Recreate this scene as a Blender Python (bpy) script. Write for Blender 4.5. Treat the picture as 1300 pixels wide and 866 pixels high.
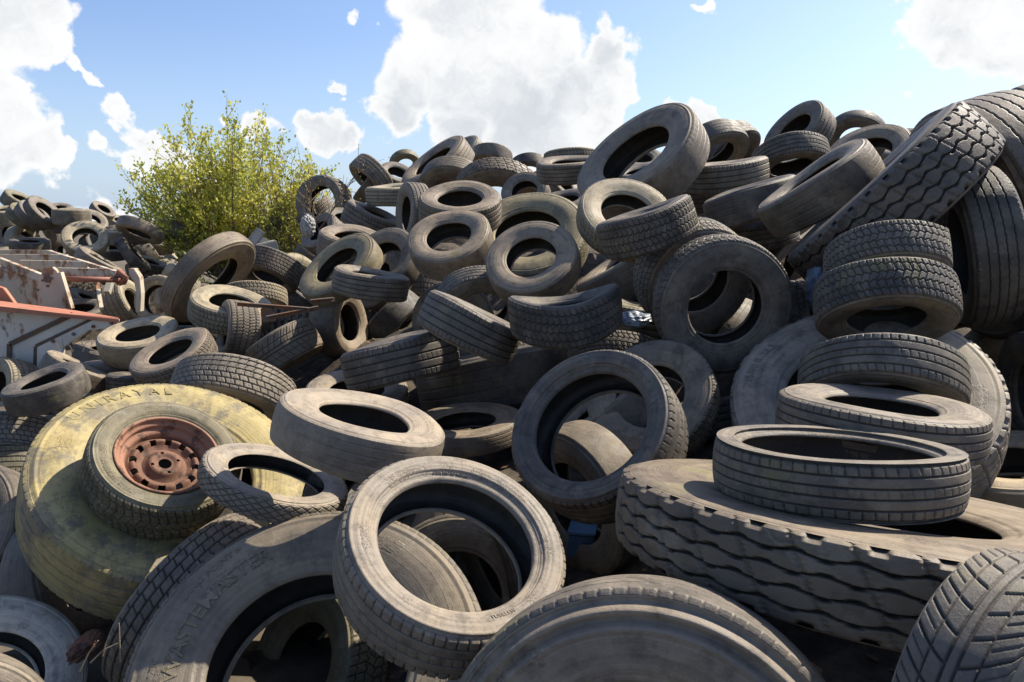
import bpy, bmesh, math, random
import numpy as np
from mathutils import Vector, Matrix, Quaternion
R_ = math.radians
for o in list(bpy.data.objects): bpy.data.objects.remove(o)
scene = bpy.context.scene
col = scene.collection

# ------------------------------------------------------------------ camera
EYE = 1.7; F = 939.0; PITCH = 9.3
cam_d = bpy.data.cameras.new('camera'); cam = bpy.data.objects.new('camera', cam_d); col.objects.link(cam)
cam.location = (0, 0, EYE); cam.rotation_euler = (R_(90 - PITCH), 0, 0)
cam_d.sensor_width = 36; cam_d.lens = 36 * F / 1300; cam_d.clip_start = .05; cam_d.clip_end = 3000
scene.camera = cam
FW = Vector((0, math.cos(R_(PITCH)), -math.sin(R_(PITCH)))); RT = Vector((1, 0, 0)); UP = RT.cross(FW)
def ray(px, py):
    v = FW + RT * ((px - 650) / F) + UP * ((433 - py) / F)
    return v.normalized()
def at(px, py, Y):                      # point seen at px,py on the vertical plane y = Y
    d = ray(px, py); return Vector((0, 0, EYE)) + d * (Y / d.y)

# ------------------------------------------------------------------ light
SUN_AZ, SUN_EL = 58, 47                 # degrees clockwise from the view direction, above the horizon
scene.view_settings.view_transform = 'Standard'; scene.view_settings.look = 'None'
scene.view_settings.exposure = 1.0; scene.view_settings.gamma = 1
sd = bpy.data.lights.new('sun', 'SUN'); sd.energy = 4.4; sd.angle = R_(.5); sd.color = (1, .905, .76)
sun = bpy.data.objects.new('sun', sd); col.objects.link(sun); sun.location = (6, 4, 12)
sv = Vector((math.sin(R_(SUN_AZ)) * math.cos(R_(SUN_EL)), math.cos(R_(SUN_AZ)) * math.cos(R_(SUN_EL)), math.sin(R_(SUN_EL))))
sun.rotation_euler = sv.to_track_quat('Z', 'Y').to_euler()

class NT:
    def __init__(s, tree): s.t = tree; s.n = tree.nodes; s.l = tree.links
    def node(s, typ, **kw):
        x = s.n.new(typ)
        for k, v in kw.items():
            if k in ('inp',):
                for a, b in v.items():
                    if hasattr(b, 'is_output') or isinstance(b, bpy.types.NodeSocket): s.l.new(b, x.inputs[a])
                    else: x.inputs[a].default_value = b
            else: setattr(x, k, v)
        return x
    def math(s, op, a, b=0.0, c=None, clamp=False):
        x = s.n.new('ShaderNodeMath'); x.operation = op; x.use_clamp = clamp
        for i, v in enumerate((a, b) if c is None else (a, b, c)):
            if isinstance(v, bpy.types.NodeSocket): s.l.new(v, x.inputs[i])
            else: x.inputs[i].default_value = v
        return x.outputs[0]
    def vmath(s, op, a, b, out=0):
        x = s.n.new('ShaderNodeVectorMath'); x.operation = op
        for i, v in enumerate((a, b)):
            if isinstance(v, bpy.types.NodeSocket): s.l.new(v, x.inputs[i])
            elif op == 'SCALE' and i == 1: x.inputs['Scale'].default_value = v
            else: x.inputs[i].default_value = v
        return x.outputs[out]
    def ramp(s, v, a, b, lo=0.0, hi=1.0, smooth=True):
        x = s.n.new('ShaderNodeMapRange'); x.interpolation_type = 'SMOOTHSTEP' if smooth else 'LINEAR'
        s.l.new(v, x.inputs[0]); x.inputs[1].default_value = a; x.inputs[2].default_value = b
        x.inputs[3].default_value = lo; x.inputs[4].default_value = hi; return x.outputs[0]
    def mix(s, f, a, b, typ='MIX'):
        x = s.n.new('ShaderNodeMix'); x.data_type = 'RGBA'; x.blend_type = typ
        for k, v in ((0, f), (6, a), (7, b)):
            if isinstance(v, bpy.types.NodeSocket): s.l.new(v, x.inputs[k])
            else: x.inputs[k].default_value = v if k == 0 else (*v[:3], 1)
        return x.outputs[2]
    def noise(s, vec, scale, detail=4, rough=.55, w=None, col=False):
        x = s.n.new('ShaderNodeTexNoise'); x.inputs['Scale'].default_value = scale
        x.inputs['Detail'].default_value = detail; x.inputs['Roughness'].default_value = rough
        if vec is not None: s.l.new(vec, x.inputs['Vector'])
        if w is not None: x.noise_dimensions = '4D'; s.l.new(w, x.inputs['W'])
        return x.outputs['Color' if col else 'Fac']

world = bpy.data.worlds.new('World'); scene.world = world; world.use_nodes = True
w = NT(world.node_tree); w.n.clear()
sky = w.node('ShaderNodeTexSky', sky_type='NISHITA', sun_disc=False, sun_elevation=R_(SUN_EL), sun_rotation=R_(SUN_AZ),
             air_density=1.0, dust_density=1.6, ozone_density=1.2, altitude=50)
tc = w.node('ShaderNodeTexCoord'); dirv = tc.outputs['Generated']
upz = w.node('ShaderNodeSeparateXYZ', inp={0: dirv}).outputs[2]
hz = w.ramp(upz, -.05, .24, .65, 0.0)
skc = w.mix(hz, w.mix(1.0, sky.outputs[0], (.86, .93, 1.10), 'MULTIPLY'), (3.7, 4.8, 6.3))
bg1 = w.node('ShaderNodeBackground', inp={0: skc, 1: .086})
n1 = w.noise(dirv, 5.5, 3, .5, col=True); n2 = w.noise(dirv, 22, 6, .54, col=True)
off1 = w.vmath('SCALE', w.vmath('SUBTRACT', n1, (.5, .5, .5)), .075)
off2 = w.vmath('SCALE', w.vmath('SUBTRACT', n2, (.5, .5, .5)), .080)
dd = w.vmath('ADD', w.vmath('ADD', dirv, off1), off2)
# cumulus puffs: (px, py, radius px, strength)
CL = [(20,25,62,1),(62,42,46,1),(95,68,28,1),(118,88,15,.9),(-20,20,80,1),(-5,120,46,1),(12,155,52,1),(48,190,36,1),(15,205,40,1),(78,207,22,.9),(25,110,24,.9),
      (140,128,20,.8),(158,165,24,.8),(190,185,36,1),(150,200,26,.9),(225,195,36,1),(255,205,30,1),(400,172,34,1),(425,175,24,.9),(415,103,17,.7),(425,128,15,.6),
      (290,137,12,.6),(335,170,24,.7),(457,28,13,.5),(128,30,11,.4),
      (560,20,68,1),(620,10,70,1),(520,100,58,1),(500,140,42,1),(590,90,85,1),(680,60,62,1),(640,130,82,1),(720,120,72,1),(770,110,58,1),
      (765,60,38,1),(795,125,34,1),(580,165,50,1),(700,175,66,1),(770,165,44,1),(545,60,48,.9),(660,170,60,1),
      (870,152,30,1),(895,148,24,1),(850,165,18,.8),(845,8,13,.5),(880,2,14,.6),
      (1230,20,58,1),(1290,30,68,1),(1280,80,34,1),(1190,15,26,.7),(1215,65,24,.7),(1165,38,17,.6),(1150,5,18,.5),(1098,10,12,.4),(1180,120,12,.5),(1340,60,60,1),
      (120,285,36,.8),(160,300,34,.8),(950,190,18,.7),(1068,178,14,.7),(-150,150,90,1),(-120,10,70,1),(1500,130,110,1),(-330,150,90,1)]
mask = None
for (px, py, rr, st) in CL:
    d = ray(px, py)
    dist = w.vmath('DISTANCE', dd, tuple(d), 1)
    m = w.ramp(dist, rr / F * .96, 0.0, 0.0, st, smooth=False)
    mask = m if mask is None else w.math('MAXIMUM', mask, m)
cm = w.ramp(mask, .06, .26)
thick = w.ramp(mask, .18, .65)
shn = w.noise(w.vmath('ADD', dd, (0, 0, .03)), 6.5, 7, .62)
shade = w.math('MULTIPLY', w.ramp(shn, .37, .68), thick)
ccol = w.mix(w.math('MULTIPLY', shade, 1.0), (.50, .503, .505), (.34, .362, .388))
bg2 = w.node('ShaderNodeBackground', inp={0: ccol, 1: 1.0})
mx = w.node('ShaderNodeMixShader', inp={0: cm, 1: bg1.outputs[0], 2: bg2.outputs[0]})
w.node('ShaderNodeOutputWorld', inp={0: mx.outputs[0]})
KMULT = {2: 0.940, 3: 1.009, 4: 0.980, 5: 0.884, 6: 1.120, 7: 0.967, 8: 1.012, 9: 0.971, 10: 1.066, 11: 0.881, 12: 0.860, 14: 1.067, 15: 0.785, 17: 0.936, 18: 1.100, 20: 0.963, 23: 1.160, 24: 1.039, 25: 0.934, 28: 0.949, 29: 0.971, 30: 1.087, 32: 1.066, 34: 1.031, 35: 1.132, 36: 0.912, 37: 0.957, 38: 1.108, 39: 1.156, 40: 0.820, 41: 0.981, 42: 1.088, 43: 0.820, 44: 0.934, 49: 1.151, 51: 0.890, 53: 1.016, 59: 1.056, 61: 1.109, 62: 1.137, 64: 0.868, 69: 0.995, 72: 0.820, 78: 1.040, 79: 1.180, 84: 0.971, 87: 1.012, 90: 1.035, 91: 1.057, 92: 0.830, 95: 1.009, 96: 1.012, 97: 1.058, 98: 1.038, 99: 1.066, 104: 1.055, 105: 0.914, 109: 0.952, 111: 1.113, 112: 0.841, 113: 0.834, 114: 0.980, 115: 0.902, 116: 0.986, 118: 1.131, 121: 0.957, 122: 1.087, 123: 1.160, 125: 1.002, 129: 0.969, 132: 0.995, 133: 0.972, 144: 1.055, 148: 0.993, 156: 0.971, 159: 0.995, 169: 1.065, 170: 1.036, 171: 0.995, 172: 1.085}
BURIED = [(1.169,2.580,-1.388,0.56,-0.36,0.74,0.62,0),
 (0.309,2.990,-1.163,-0.80,-0.58,-0.17,0.65,0),
 (0.848,2.378,-1.405,0.67,-0.34,0.66,0.62,0),
 (1.566,4.156,-0.685,0.95,-0.29,0.11,0.67,0),
 (0.463,3.556,-0.973,-0.60,0.08,0.79,0.59,0),
 (-3.641,12.420,-0.539,-0.67,-0.71,-0.21,0.66,0),
 (0.721,4.672,-0.629,0.18,0.03,0.98,0.63,0),
 (0.651,3.324,-1.311,0.67,0.25,0.70,0.63,0),
 (1.197,1.764,-1.261,-0.64,0.69,0.33,0.61,0),
 (1.170,3.301,-1.301,-0.82,0.05,0.57,0.61,0),
 (1.767,2.382,-1.291,-0.20,0.51,0.84,0.62,0),
 (1.592,2.885,-1.236,0.01,0.09,1.00,0.61,0),
 (2.355,4.992,-0.046,0.47,-0.66,-0.58,0.67,0),
 (-0.990,4.606,-1.128,0.04,-0.18,0.98,0.66,0),
 (2.745,3.789,-0.842,-0.36,0.58,0.73,0.65,0),
 (-0.547,2.916,-1.175,-0.04,-0.85,0.52,0.61,0),
 (-1.790,3.537,-1.246,-0.19,0.57,0.80,0.65,0),
 (-0.201,2.758,-1.479,-0.06,-0.94,0.32,0.64,0),
 (-1.875,2.926,-1.490,0.95,-0.01,0.31,0.59,0),
 (-0.314,6.211,-1.295,-0.13,0.10,0.99,0.60,0),
 (-0.739,5.682,-1.260,-0.53,-0.53,0.67,0.58,0),
 (-2.840,10.860,0.110,-0.57,-0.12,0.81,0.60,0),
 (1.321,4.453,-0.802,-0.81,0.37,0.46,0.68,0),
 (0.040,1.847,-1.532,0.67,-0.70,0.24,0.68,0),
 (0.443,1.607,-1.310,0.91,0.13,0.41,0.66,0),
 (2.000,2.956,-1.469,-0.97,0.06,0.25,0.68,0),
 (1.762,2.054,-1.388,-0.11,0.90,0.42,0.61,0),
 (1.078,3.683,-0.983,0.22,-0.24,-0.95,0.61,0),
 (-2.185,3.845,-1.573,0.26,0.80,0.55,0.65,0),
 (-7.769,13.883,-0.526,0.86,0.02,0.51,0.62,1),
 (-0.440,3.161,-1.461,0.42,-0.91,0.06,0.67,0),
 (0.084,5.982,-1.181,0.91,-0.33,-0.23,0.62,0),
 (1.662,3.109,-1.152,0.92,-0.37,0.11,0.68,0),
 (3.115,4.887,0.303,0.09,-0.23,0.97,0.66,0),
 (0.894,3.546,-1.521,-0.77,-0.58,0.25,0.62,0),
 (1.001,2.940,-1.548,0.36,0.92,0.16,0.61,0),
 (4.738,7.457,0.697,0.83,-0.16,0.53,0.61,0),
 (-2.391,3.242,-1.553,-0.33,-0.92,0.22,0.60,0),
 (1.391,2.724,-1.525,0.35,-0.76,0.55,0.64,0),
 (-2.045,10.826,0.478,-0.79,-0.17,0.59,0.58,0),
 (-0.461,5.820,-0.797,-0.03,1.00,0.01,0.65,0),
 (-1.568,1.774,-1.440,0.65,-0.69,0.32,0.59,0),
 (-3.979,12.586,-0.534,0.95,-0.32,-0.05,0.61,0),
 (-8.902,13.603,-0.416,0.94,-0.18,0.28,0.67,1),
 (-9.098,13.328,-0.745,-0.51,0.67,0.53,0.65,1),
 (0.547,1.791,-1.371,0.60,0.40,0.69,0.59,0),
 (-1.377,3.098,-1.274,-0.86,-0.39,0.33,0.61,0),
 (2.654,3.371,-1.211,0.09,-0.35,0.93,0.59,0),
 (2.747,4.103,0.045,-0.40,0.40,0.83,0.65,0),
 (1.964,4.393,-0.500,0.23,-0.01,0.97,0.59,0),
 (-0.950,3.395,-1.492,-0.73,0.26,0.63,0.60,0),
 (-1.240,7.239,-0.596,-0.68,-0.59,0.43,0.63,0),
 (1.285,4.863,-0.505,0.82,-0.08,0.57,0.60,0),
 (2.041,3.661,-0.807,0.56,-0.18,0.81,0.61,0),
 (-3.506,12.660,-0.078,-0.49,0.02,0.87,0.58,0)]
# cx, cy, major px, face ratio, facing angle, width ratio, diameter m, kind, tint, label
T = [
# ---- foreground
(572,707,292,0.75,68,0.293,.62,'low','pale','large low profile tyre propped up front, its hole showing a brown truck sidewall'),
(759,552,218,0.82,132,0.356,.64,'low','dark','smooth low profile tyre leaning upright with a paler tyre seen through its hole'),
(208,593,183,0.76,72,0.334,.60,'wheel','olive','tyre mounted on a rusty red steel rim, lying on the yellow truck tyre'),
(219,624,334,0.73,74,0.264,1.1,'truckrib','yellow','huge truck tyre covered in yellow lichen, carrying the wheel with the rusty rim'),
(400,858,441,.9,120,.24,1.1,'truckrib','brown','large brown truck tyre at the bottom edge with raised lettering on its sidewall'),
(818,1014,545,.93,-100,.28,1.0,'ribbedside','grey','truck tyre at the bottom edge with concentric ribs and faint 700 marks on its sidewall'),
(1095,683,615,0.17,84.5,0.161,1.2,'lug','brown','massive truck tyre lying flat at lower right with deep zigzag tread blocks'),
(1059,594,297,0.18,88,0.224,.62,'open','grey','flat lying tyre resting on top of the massive zigzag truck tyre'),
(1115,535,248,0.18,84,0.232,.62,'rib','grey','flat lying tyre with shadows across its inner rim beside the notched pale truck tyre'),
(1118,486,200,0.36,-90,0.280,.62,'rib','grey','arched tyre tipped forward inside the pale truck tyre with notched shoulders'),
(1092,520,320,0.74,92,0.240,1.0,'lugside','pale','pale grey truck tyre with notched shoulder edge and size lettering, leaning back at right'),
(1123,388,168,0.45,-86,0.340,.62,'block','dark','tyre with chevron tread and a yellow lichen patch under the crushed tyre'),
(1130,338,156,0.48,-86,0.320,.62,'bent','grey','crushed tyre folded over at its right end, topmost of the stack at right'),
(915,386,173,0.93,-45,0.306,.66,'block','dark','big tyre standing with its dark sidewall square to the view and a black hole'),
(880,352,150,.8,-45,.32,.62,'block','grey','tyre with finely cut tread peeking out behind the big dark square facing one'),
(1290,905,400,.35,-15,.33,.66,'vee','grey','tyre cut by the bottom right corner with curved grooves over its tread'),
(458,549,214,0.3,74,0.265,.62,'worn','pale','fat worn tyre lying face up left of centre with a scalloped sidewall edge'),
(349,612,188,0.37,72,0.155,.60,'diamond','pale','thin whitish tyre with diamond tread beside the rusty rim wheel'),
(255,772,235,.30,-40,.36,.64,'grid','grey','tyre showing a square cut tread between the yellow and the brown truck tyres'),
(296,503,150,.42,-105,.34,.64,'grid','pale','tyre with sharply cut herringbone tread arching over the yellow truck tyre'),
(829,510,164,0.85,118,0.291,.62,'block','brown','brown faced tyre half hidden behind the smooth low profile one'),
(785,460,128,.45,-92,.25,.62,'block','grey','tyre whose curved top edge shows above the smooth low profile one'),
(880,592,104,.4,-92,.34,.60,'block','dark','dark tyre wedged between the smooth low profile one and the zigzag truck tyre'),
(635,480,211,0.06,101,0.316,1.0,'truckworn','dark','long dark truck tyre on edge across the centre, its tread scuffed bare'),
(508,456,148,.06,104,.36,.66,'rib','dark','wide dark tyre with straight ribs on edge left of the long truck tyre'),
(597,415,134,.08,65,.36,.62,'rib','grey','ribbed tyre tilted down to the right below the arching tyre in the centre'),
(612,389,116,.75,-80,.26,.62,'rib','grey','thin tyre standing in an arch behind the tilted ribbed one'),
(548,372,76,.4,-105,.48,.62,'block','grey','tyre with wavy block tread left of the centre arch'),
(718,400,146,.14,95,.37,.62,'bentflat','dark','sagging tyre with fine zigzag tread, flat in the very middle of the heap'),
(677,334,122,.72,110,.28,.62,'worn','brown','upright tyre with a pale strip seen through its hole, above the sagging middle one'),
(672,306,150,.7,100,.26,.88,'truckrib','moss','yellowish truck tyre ringing behind the upright tyre with the pale strip'),
(573,310,110,.58,108,.33,.62,'worn','brown','round shouldered tyre facing up with a sunlit patch inside its hole'),
(584,265,106,.38,92,.35,.62,'rib','brown','tyre lying nearly flat near the heap top with a small oval hole'),
(525,272,80,.3,178,.34,.62,'rib','brown','tyre on edge just left of the one with the small oval hole'),
(490,335,96,.7,130,.30,.62,'worn','brown','tyre leaning on the yellow streaked one, tread pieces seen through its hole'),
(433,343,112,.45,130,.24,.64,'worn','moss','yellow streaked tyre leaning steeply left of the centre'),
(471,361,96,.12,82,.34,.62,'rib','brown','narrow ribbed tyre lying flat on top of the yawning tyre with leafy debris'),
(432,411,86,.55,8,.42,.62,'worn','brown','tyre yawning open to the right over a black hollow with debris'),
(497,409,92,.1,-40,.36,.62,'worn','dark','dark tyre on its tread, slanting beside the black hollow'),
(373,361,78,.65,28,.42,.62,'rib','moss','tyre with lit yellowish rim and a small smooth tyre lying across it'),
(382,380,52,.2,55,.45,.55,'worn','dark','small smooth tyre lying across the one with the lit yellowish rim'),
(346,343,74,.35,-110,.45,.62,'grid','dark','tyre with wavy grooved tread, face down above the pale strip'),
(293,394,100,.38,82,.32,.62,'block','straw','straw coloured tyre lying face up on the left slope'),
(302,421,78,.2,172,.50,.62,'block','brown','tyre on edge with cracked tread half in shadow on the left slope'),
(362,443,92,.1,-60,.48,.62,'vee','brown','tyre with directional grooved tread slanting under the iron scraps'),
(372,418,84,.3,-88,.40,.62,'tractor','brown','knobbly tyre squeezed under the rusty iron scraps'),
(410,479,62,.6,150,.45,.62,'block','grey','small tyre facing left above the fat worn tyre'),
(345,500,96,.5,62,.20,.62,'worn','straw','tyre whose pale edge shows behind the herringbone tread one'),
(266,352,136,.42,-42,.17,1.0,'truckworn','brown','tall worn truck tyre leaning left with a big black opening'),
(412,258,70,.86,165,.40,.66,'tractor','grey','knobbly off road tyre standing on the skyline beside the shrub'),
(352,281,48,.15,118,.42,.62,'worn','dark','dark oval tyre on edge just under the shrub'),
(409,297,56,.5,140,.36,.62,'rib','grey','tyre leaning left below the knobbly skyline tyre'),
(471,281,74,.15,68,.40,.62,'block','grey','tyre showing slanting zigzag tread right of the knobbly skyline tyre'),
(447,312,88,.3,82,.36,.62,'worn','brown','tyre lying face up below the slanting zigzag one'),
(440,283,60,.4,80,.3,.62,'rib','dark','tyre pressed beneath the slanting zigzag one'),
(501,248,74,.08,94,.33,.62,'rib','straw','straw lit tyre lying flat near the skyline dip'),
(471,223,56,.3,-135,.44,.62,'rib','grey','leaning tyre sticking up at the left shoulder of the main heap'),
(503,224,46,.5,72,.34,.60,'worn','dark','small black holed tyre right of the one sticking up at the left shoulder'),
(514,208,40,.75,-75,.26,.60,'worn','moss','thin tyre standing on the skyline with sky through its hole'),
(556,213,98,.25,128,.30,.95,'truckrib','brown','stacked truck tyre slanting up to the skyline at its left peak'),
(588,200,62,.35,130,.40,.90,'truckworn','grey','cracked truck tyre forming the left peak of the skyline'),
(577,241,92,.75,-110,.26,.80,'truckrib','brown','dome shaped truck tyre left of the larger dome'),
(632,252,116,.75,-97,.22,.95,'lug','brown','large dome shaped truck tyre with its sidewall towards the view'),
(625,200,52,.4,-100,.35,.62,'worn','grey','tyre cap peeping over the large dome on the skyline'),
(668,247,62,.75,118,.34,.62,'worn','brown','tyre with dark hole right of the large dome'),
(712,238,54,.4,42,.36,.62,'rib','grey','narrow tyre tilted with a slit like hole near the skyline'),
(673,215,52,.6,-90,.30,.80,'worn','dark','dark smooth dome on the skyline right of the peak'),
(727,207,74,.25,-90,.33,.80,'block','straw','straw coloured zigzag treaded dome on the skyline'),
(724,216,84,.15,92,.32,.62,'rib','brown','tyre lying flat just below the straw coloured dome'),
(715,264,78,.3,98,.36,.62,'rib','dark','dark tyre between the yellowish truck tyre and the tipped truck tyre'),
(815,207,166,.50,124,.30,.95,'truckworn','brown','great tipped truck tyre with a black oval hole on the skyline right of centre'),
(793,278,124,.68,72,.26,.62,'block','straw','tyre with straw lit sidewall below the great tipped truck tyre'),
(822,289,126,.1,107,.38,.62,'block','dark','tyre on edge lying across the straw lit one'),
(808,340,165,.12,120,.28,1.0,'truckworn','brown','worn truck tyre on edge with a sunlit rim left of the big dark tyre'),
(783,340,62,.3,-98,.36,.62,'block','grey','small tyre cap with lit tread behind the middle sagging tyre'),
(905,192,88,.6,-60,.30,.62,'worn','grey','tyre domed against the sky right of the great tipped one'),
(925,193,82,.5,-45,.30,.62,'worn','dark','second tyre nested against the domed one on the skyline'),
(922,223,106,.07,93,.33,.62,'rib','brown','tyre lying level under the domed pair at the skyline'),
(890,250,100,.12,95,.3,.62,'rib','brown','tyre sunk under the level one at the skyline'),
(957,260,175,.50,105,.20,.98,'truckrib','moss','yellowish truck tyre rim arching behind the dark block like tyre'),
(955,258,120,.05,105,.36,.62,'worn','dark','dark block like tyre on edge with a bright upper rim'),
(957,296,110,.1,95,.30,.62,'rib','dark','dark tyre below the block like one'),
(1040,240,152,.17,121,.32,.64,'worn','brown','brown tyre tilted steeply up to the right against the zigzag truck tread'),
(1015,172,88,.5,130,.38,.62,'rib','grey','tyre facing left at the top of the right hand summit'),
(1003,203,98,.4,-82,.30,.62,'rib','grey','arched tyre under the summit tyre that faces left'),
(1012,214,82,.3,-84,.38,.62,'vee','dark','dark arched tyre with slanted grooves, lowest of the summit arches'),
(1087,175,75,.78,-92,.22,.62,'worn','dark','slender tyre standing like a hoop with sky showing through it'),
(1103,201,108,.58,100,.24,.66,'worn','brown','tyre facing up in front of the slender hoop'),
(1146,188,66,.5,95,.3,.62,'worn','grey','tyre edge behind the zigzag truck tread on the summit'),
(1128,258,275,.08,132,.29,1.08,'lug','dark','dark truck tyre slanting to the sky with bold zigzag tread'),
(1262,276,300,.50,195,.30,1.25,'truckrib','brown','enormous truck tyre standing on edge at the right border'),
(1185,285,130,.6,160,.30,.66,'truckworn','dark','tyre with a black hole held inside the enormous one at the right border'),
(1240,315,200,.25,188,.30,.92,'truckrib','dark','dark truck tyre on edge hanging inside the enormous one at the right'),
(1198,165,62,.6,95,.32,.62,'rib','brown','tyre top showing on the skyline left of the enormous one'),
(1318,160,110,.4,190,.4,.85,'truckrib','brown','tyre piece high in the top right corner of the heap'),
(1338,505,176,.45,190,.36,.62,'block','dark','dark tyre cut by the right border beside the flat lying tyres'),
(988,340,96,.45,-30,.28,.62,'block','dark','tyre with a lit tread corner above the blue plastic'),
(1205,430,150,.5,120,.3,.70,'truckworn','olive','mossy tyre sunk in shade right of the chevron one'),
(1300,410,150,.4,170,.3,.70,'truckworn','olive','mossy tyre at the right border in deep shade'),
(1283,606,205,.42,96,.3,.62,'worn','straw','pale tyre scrap at right behind the massive truck tyre'),
# ---- below the front ones
(405,850,205,.58,168,.34,.62,'block','olive','small mossy tyre sitting inside the lettered brown truck tyre'),
(640,705,190,.3,200,.30,.62,'block','dark','dark tyre glimpsed through the hole of the large low profile one'),
(752,775,135,.5,-82,.26,.60,'rib','dark','dark tyre arch under the blue tub'),
(604,572,112,.5,100,.28,.62,'worn','dark','shaded tyre under the long dark truck tyre'),
(640,600,110,.3,-60,.3,.62,'block','straw','tyre with pale tread blocks behind the large low profile one'),
(590,545,150,.3,95,.2,.75,'worn','brown','thin edged tyre in shade just under the long dark truck tyre'),
(-38,675,175,.7,155,.34,.60,'worn','grey','wheel with a rust pitted rim cut by the left border'),
(-15,868,226,.88,60,.22,.60,'worn','white','whitish tyre with glossy black inside at the bottom left corner'),
(22,563,112,.35,-100,.42,.62,'grid','pale','tyre with fine grooved tread stacked at the left border'),
(15,600,110,.3,-95,.35,.62,'rib','olive','lower mossy tyre of the stack at the left border'),
(10,497,82,.5,165,.48,.62,'block','straw','tyre with pale zigzag tread at the left border under the steel hopper'),
(90,512,94,.3,-40,.42,.62,'tractor','pale','light knobbly tyre half buried left of the yellow truck tyre'),
(60,494,96,.3,110,.34,.62,'worn','dark','smooth dark tyre behind the light knobbly one'),
(97,474,84,.12,62,.30,.62,'worn','brown','narrow tyre slanting beside the hopper foot'),
(150,489,86,.6,104,.32,.62,'block','brown','tyre facing up behind the yellow truck tyre'),
(185,486,90,.08,92,.30,.62,'rib','dark','dark ribbed tyre lying flat against the one facing up'),
(222,455,104,.4,120,.30,.62,'block','brown','tyre leaning with a deep slit hole, left of the cracked tread one'),
(178,433,94,.42,106,.33,.62,'worn','straw','tyre tilted up to the right beside the tip of the hopper'),
(222,464,92,.5,110,.2,.62,'worn','dark','thin dark tyre behind the leaning slit hole one'),
(158,467,92,.1,92,.2,.62,'worn','grey','tyre edge lying level under the tilted one beside the hopper tip'),
(157,389,64,.38,24,.52,.62,'rib','straw','pale tyre standing on edge behind the hopper tip'),
(203,382,64,.85,160,.3,.62,'tractor','straw','knobbly ring like tyre right of the pale one on edge'),
(222,402,60,.3,200,.44,.60,'tractor','straw','tiny knobbly treaded tyre in the lower left gully'),
(245,420,92,.2,95,.34,.62,'worn','dark','dark tyre flat in the gully under the straw coloured one'),
(224,368,62,.4,160,.5,.60,'worn','straw','small tyre against the tall worn truck tyre'),
(322,380,84,.3,-88,.30,.62,'block','straw','tyre with sunlit tread cap above the straw coloured one'),
(398,330,52,.4,-120,.34,.62,'worn','brown','rounded tyre below the left leaning skyline one'),
# ---- distant heap
(23,257,38,.35,62,.42,.62,'worn','olive','tilted tyre on top of the distant heap at its left end'),
(4,274,40,.2,95,.5,.62,'worn','straw','straw tyre at the left border of the distant heap'),
(32,276,42,.4,60,.34,.62,'rib','olive','hindmost of three nested tyres on the distant heap'),
(43,273,44,.45,55,.30,.62,'rib','grey','middle one of three nested tyres on the distant heap'),
(55,270,46,.5,52,.28,.62,'rib','grey','foremost of three nested tyres on the distant heap'),
(91,275,46,.06,94,.42,.62,'worn','brown','tyre lying level on the distant skyline'),
(90,288,42,.1,92,.4,.62,'worn','dark','dark tyre under the level one on the distant skyline'),
(16,297,38,.9,180,.4,.62,'rib','grey','left one of two distant tyres facing with crumpled black holes'),
(57,297,42,.85,170,.4,.62,'rib','grey','right one of two distant tyres facing with crumpled black holes'),
(115,283,40,.7,70,.25,.62,'worn','brown','arched tyre behind the pale ring of the distant heap'),
(109,304,54,.76,100,.28,.62,'worn','straw','pale ring shaped tyre in the middle of the distant heap'),
(82,318,30,.6,180,.4,.60,'worn','dark','small dark tyre at the hopper ladder top'),
(125,335,56,.12,60,.30,.62,'worn','brown','brown tyre edge above the hopper ladder'),
(160,301,50,.1,95,.36,.62,'worn','brown','tyre lying level right of the pale ring'),
(178,292,56,.25,-110,.26,.66,'worn','brown','long arching tyre on the distant heap near the shrub'),
(205,308,42,.5,88,.36,.62,'worn','brown','tyre facing up on the distant heap by the shrub'),
(168,325,52,.12,38,.28,.62,'worn','dark','dark tyre on edge slanting down in the distant heap'),
(182,322,46,.3,-140,.34,.62,'worn','grey','rounded tyre behind the dark slanting one'),
(152,283,26,.4,80,.4,.62,'worn','olive','small tyre lump on the distant skyline'),
(220,301,46,.1,60,.3,.62,'worn','dark','dark tyre slope right of the face up one by the shrub'),
(268,312,34,.6,20,.4,.60,'worn','grey','last grey tyre of the distant heap under the shrub'),
(228,331,34,.3,55,.34,.62,'worn','straw','tyre slanting in the lower right of the distant heap'),
(200,326,34,.3,85,.34,.62,'worn','dark','dark tyre above the lying ones in the distant gully'),
(205,344,44,.3,-70,.36,.62,'worn','brown','rounded tyre low in the distant gully'),
(229,346,38,.2,50,.34,.62,'worn','brown','tyre tipped low in the distant gully by the tall worn one'),
(178,352,44,.3,30,.34,.62,'worn','brown','tyre behind the rusty hook bracket'),
(240,297,48,.1,68,.34,.62,'worn','dark','dark tyre tilted at the foot of the shrub on the distant heap'),
(262,297,40,.3,-80,.34,.62,'rib','dark','domed tyre at the shrub foot on the distant heap'),
(291,303,44,.5,110,.3,.62,'worn','brown','distant tyre with open hole under the middle of the shrub'),
(315,306,44,.2,80,.34,.62,'rib','grey','distant ribbed tyre under the right half of the shrub'),
(248,318,42,.4,60,.32,.62,'worn','grey','distant tyre facing right below the shrub foot'),
(262,332,40,.3,100,.32,.62,'block','brown','distant tyre squeezed between gully weeds and the tall worn one'),
(188,338,46,.2,75,.34,.62,'rib','brown','distant ribbed tyre right above the pale tyre on edge'),
(145,318,48,.35,95,.3,.62,'worn','dark','dark distant tyre just beyond the end of the hopper ladder'),
(140,300,44,.3,-70,.34,.62,'rib','dark','dark distant tyre touching the right side of the pale ring'),
(72,292,40,.5,40,.36,.62,'worn','olive','mossy distant tyre between the crumpled pair and the pale ring'),
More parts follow.
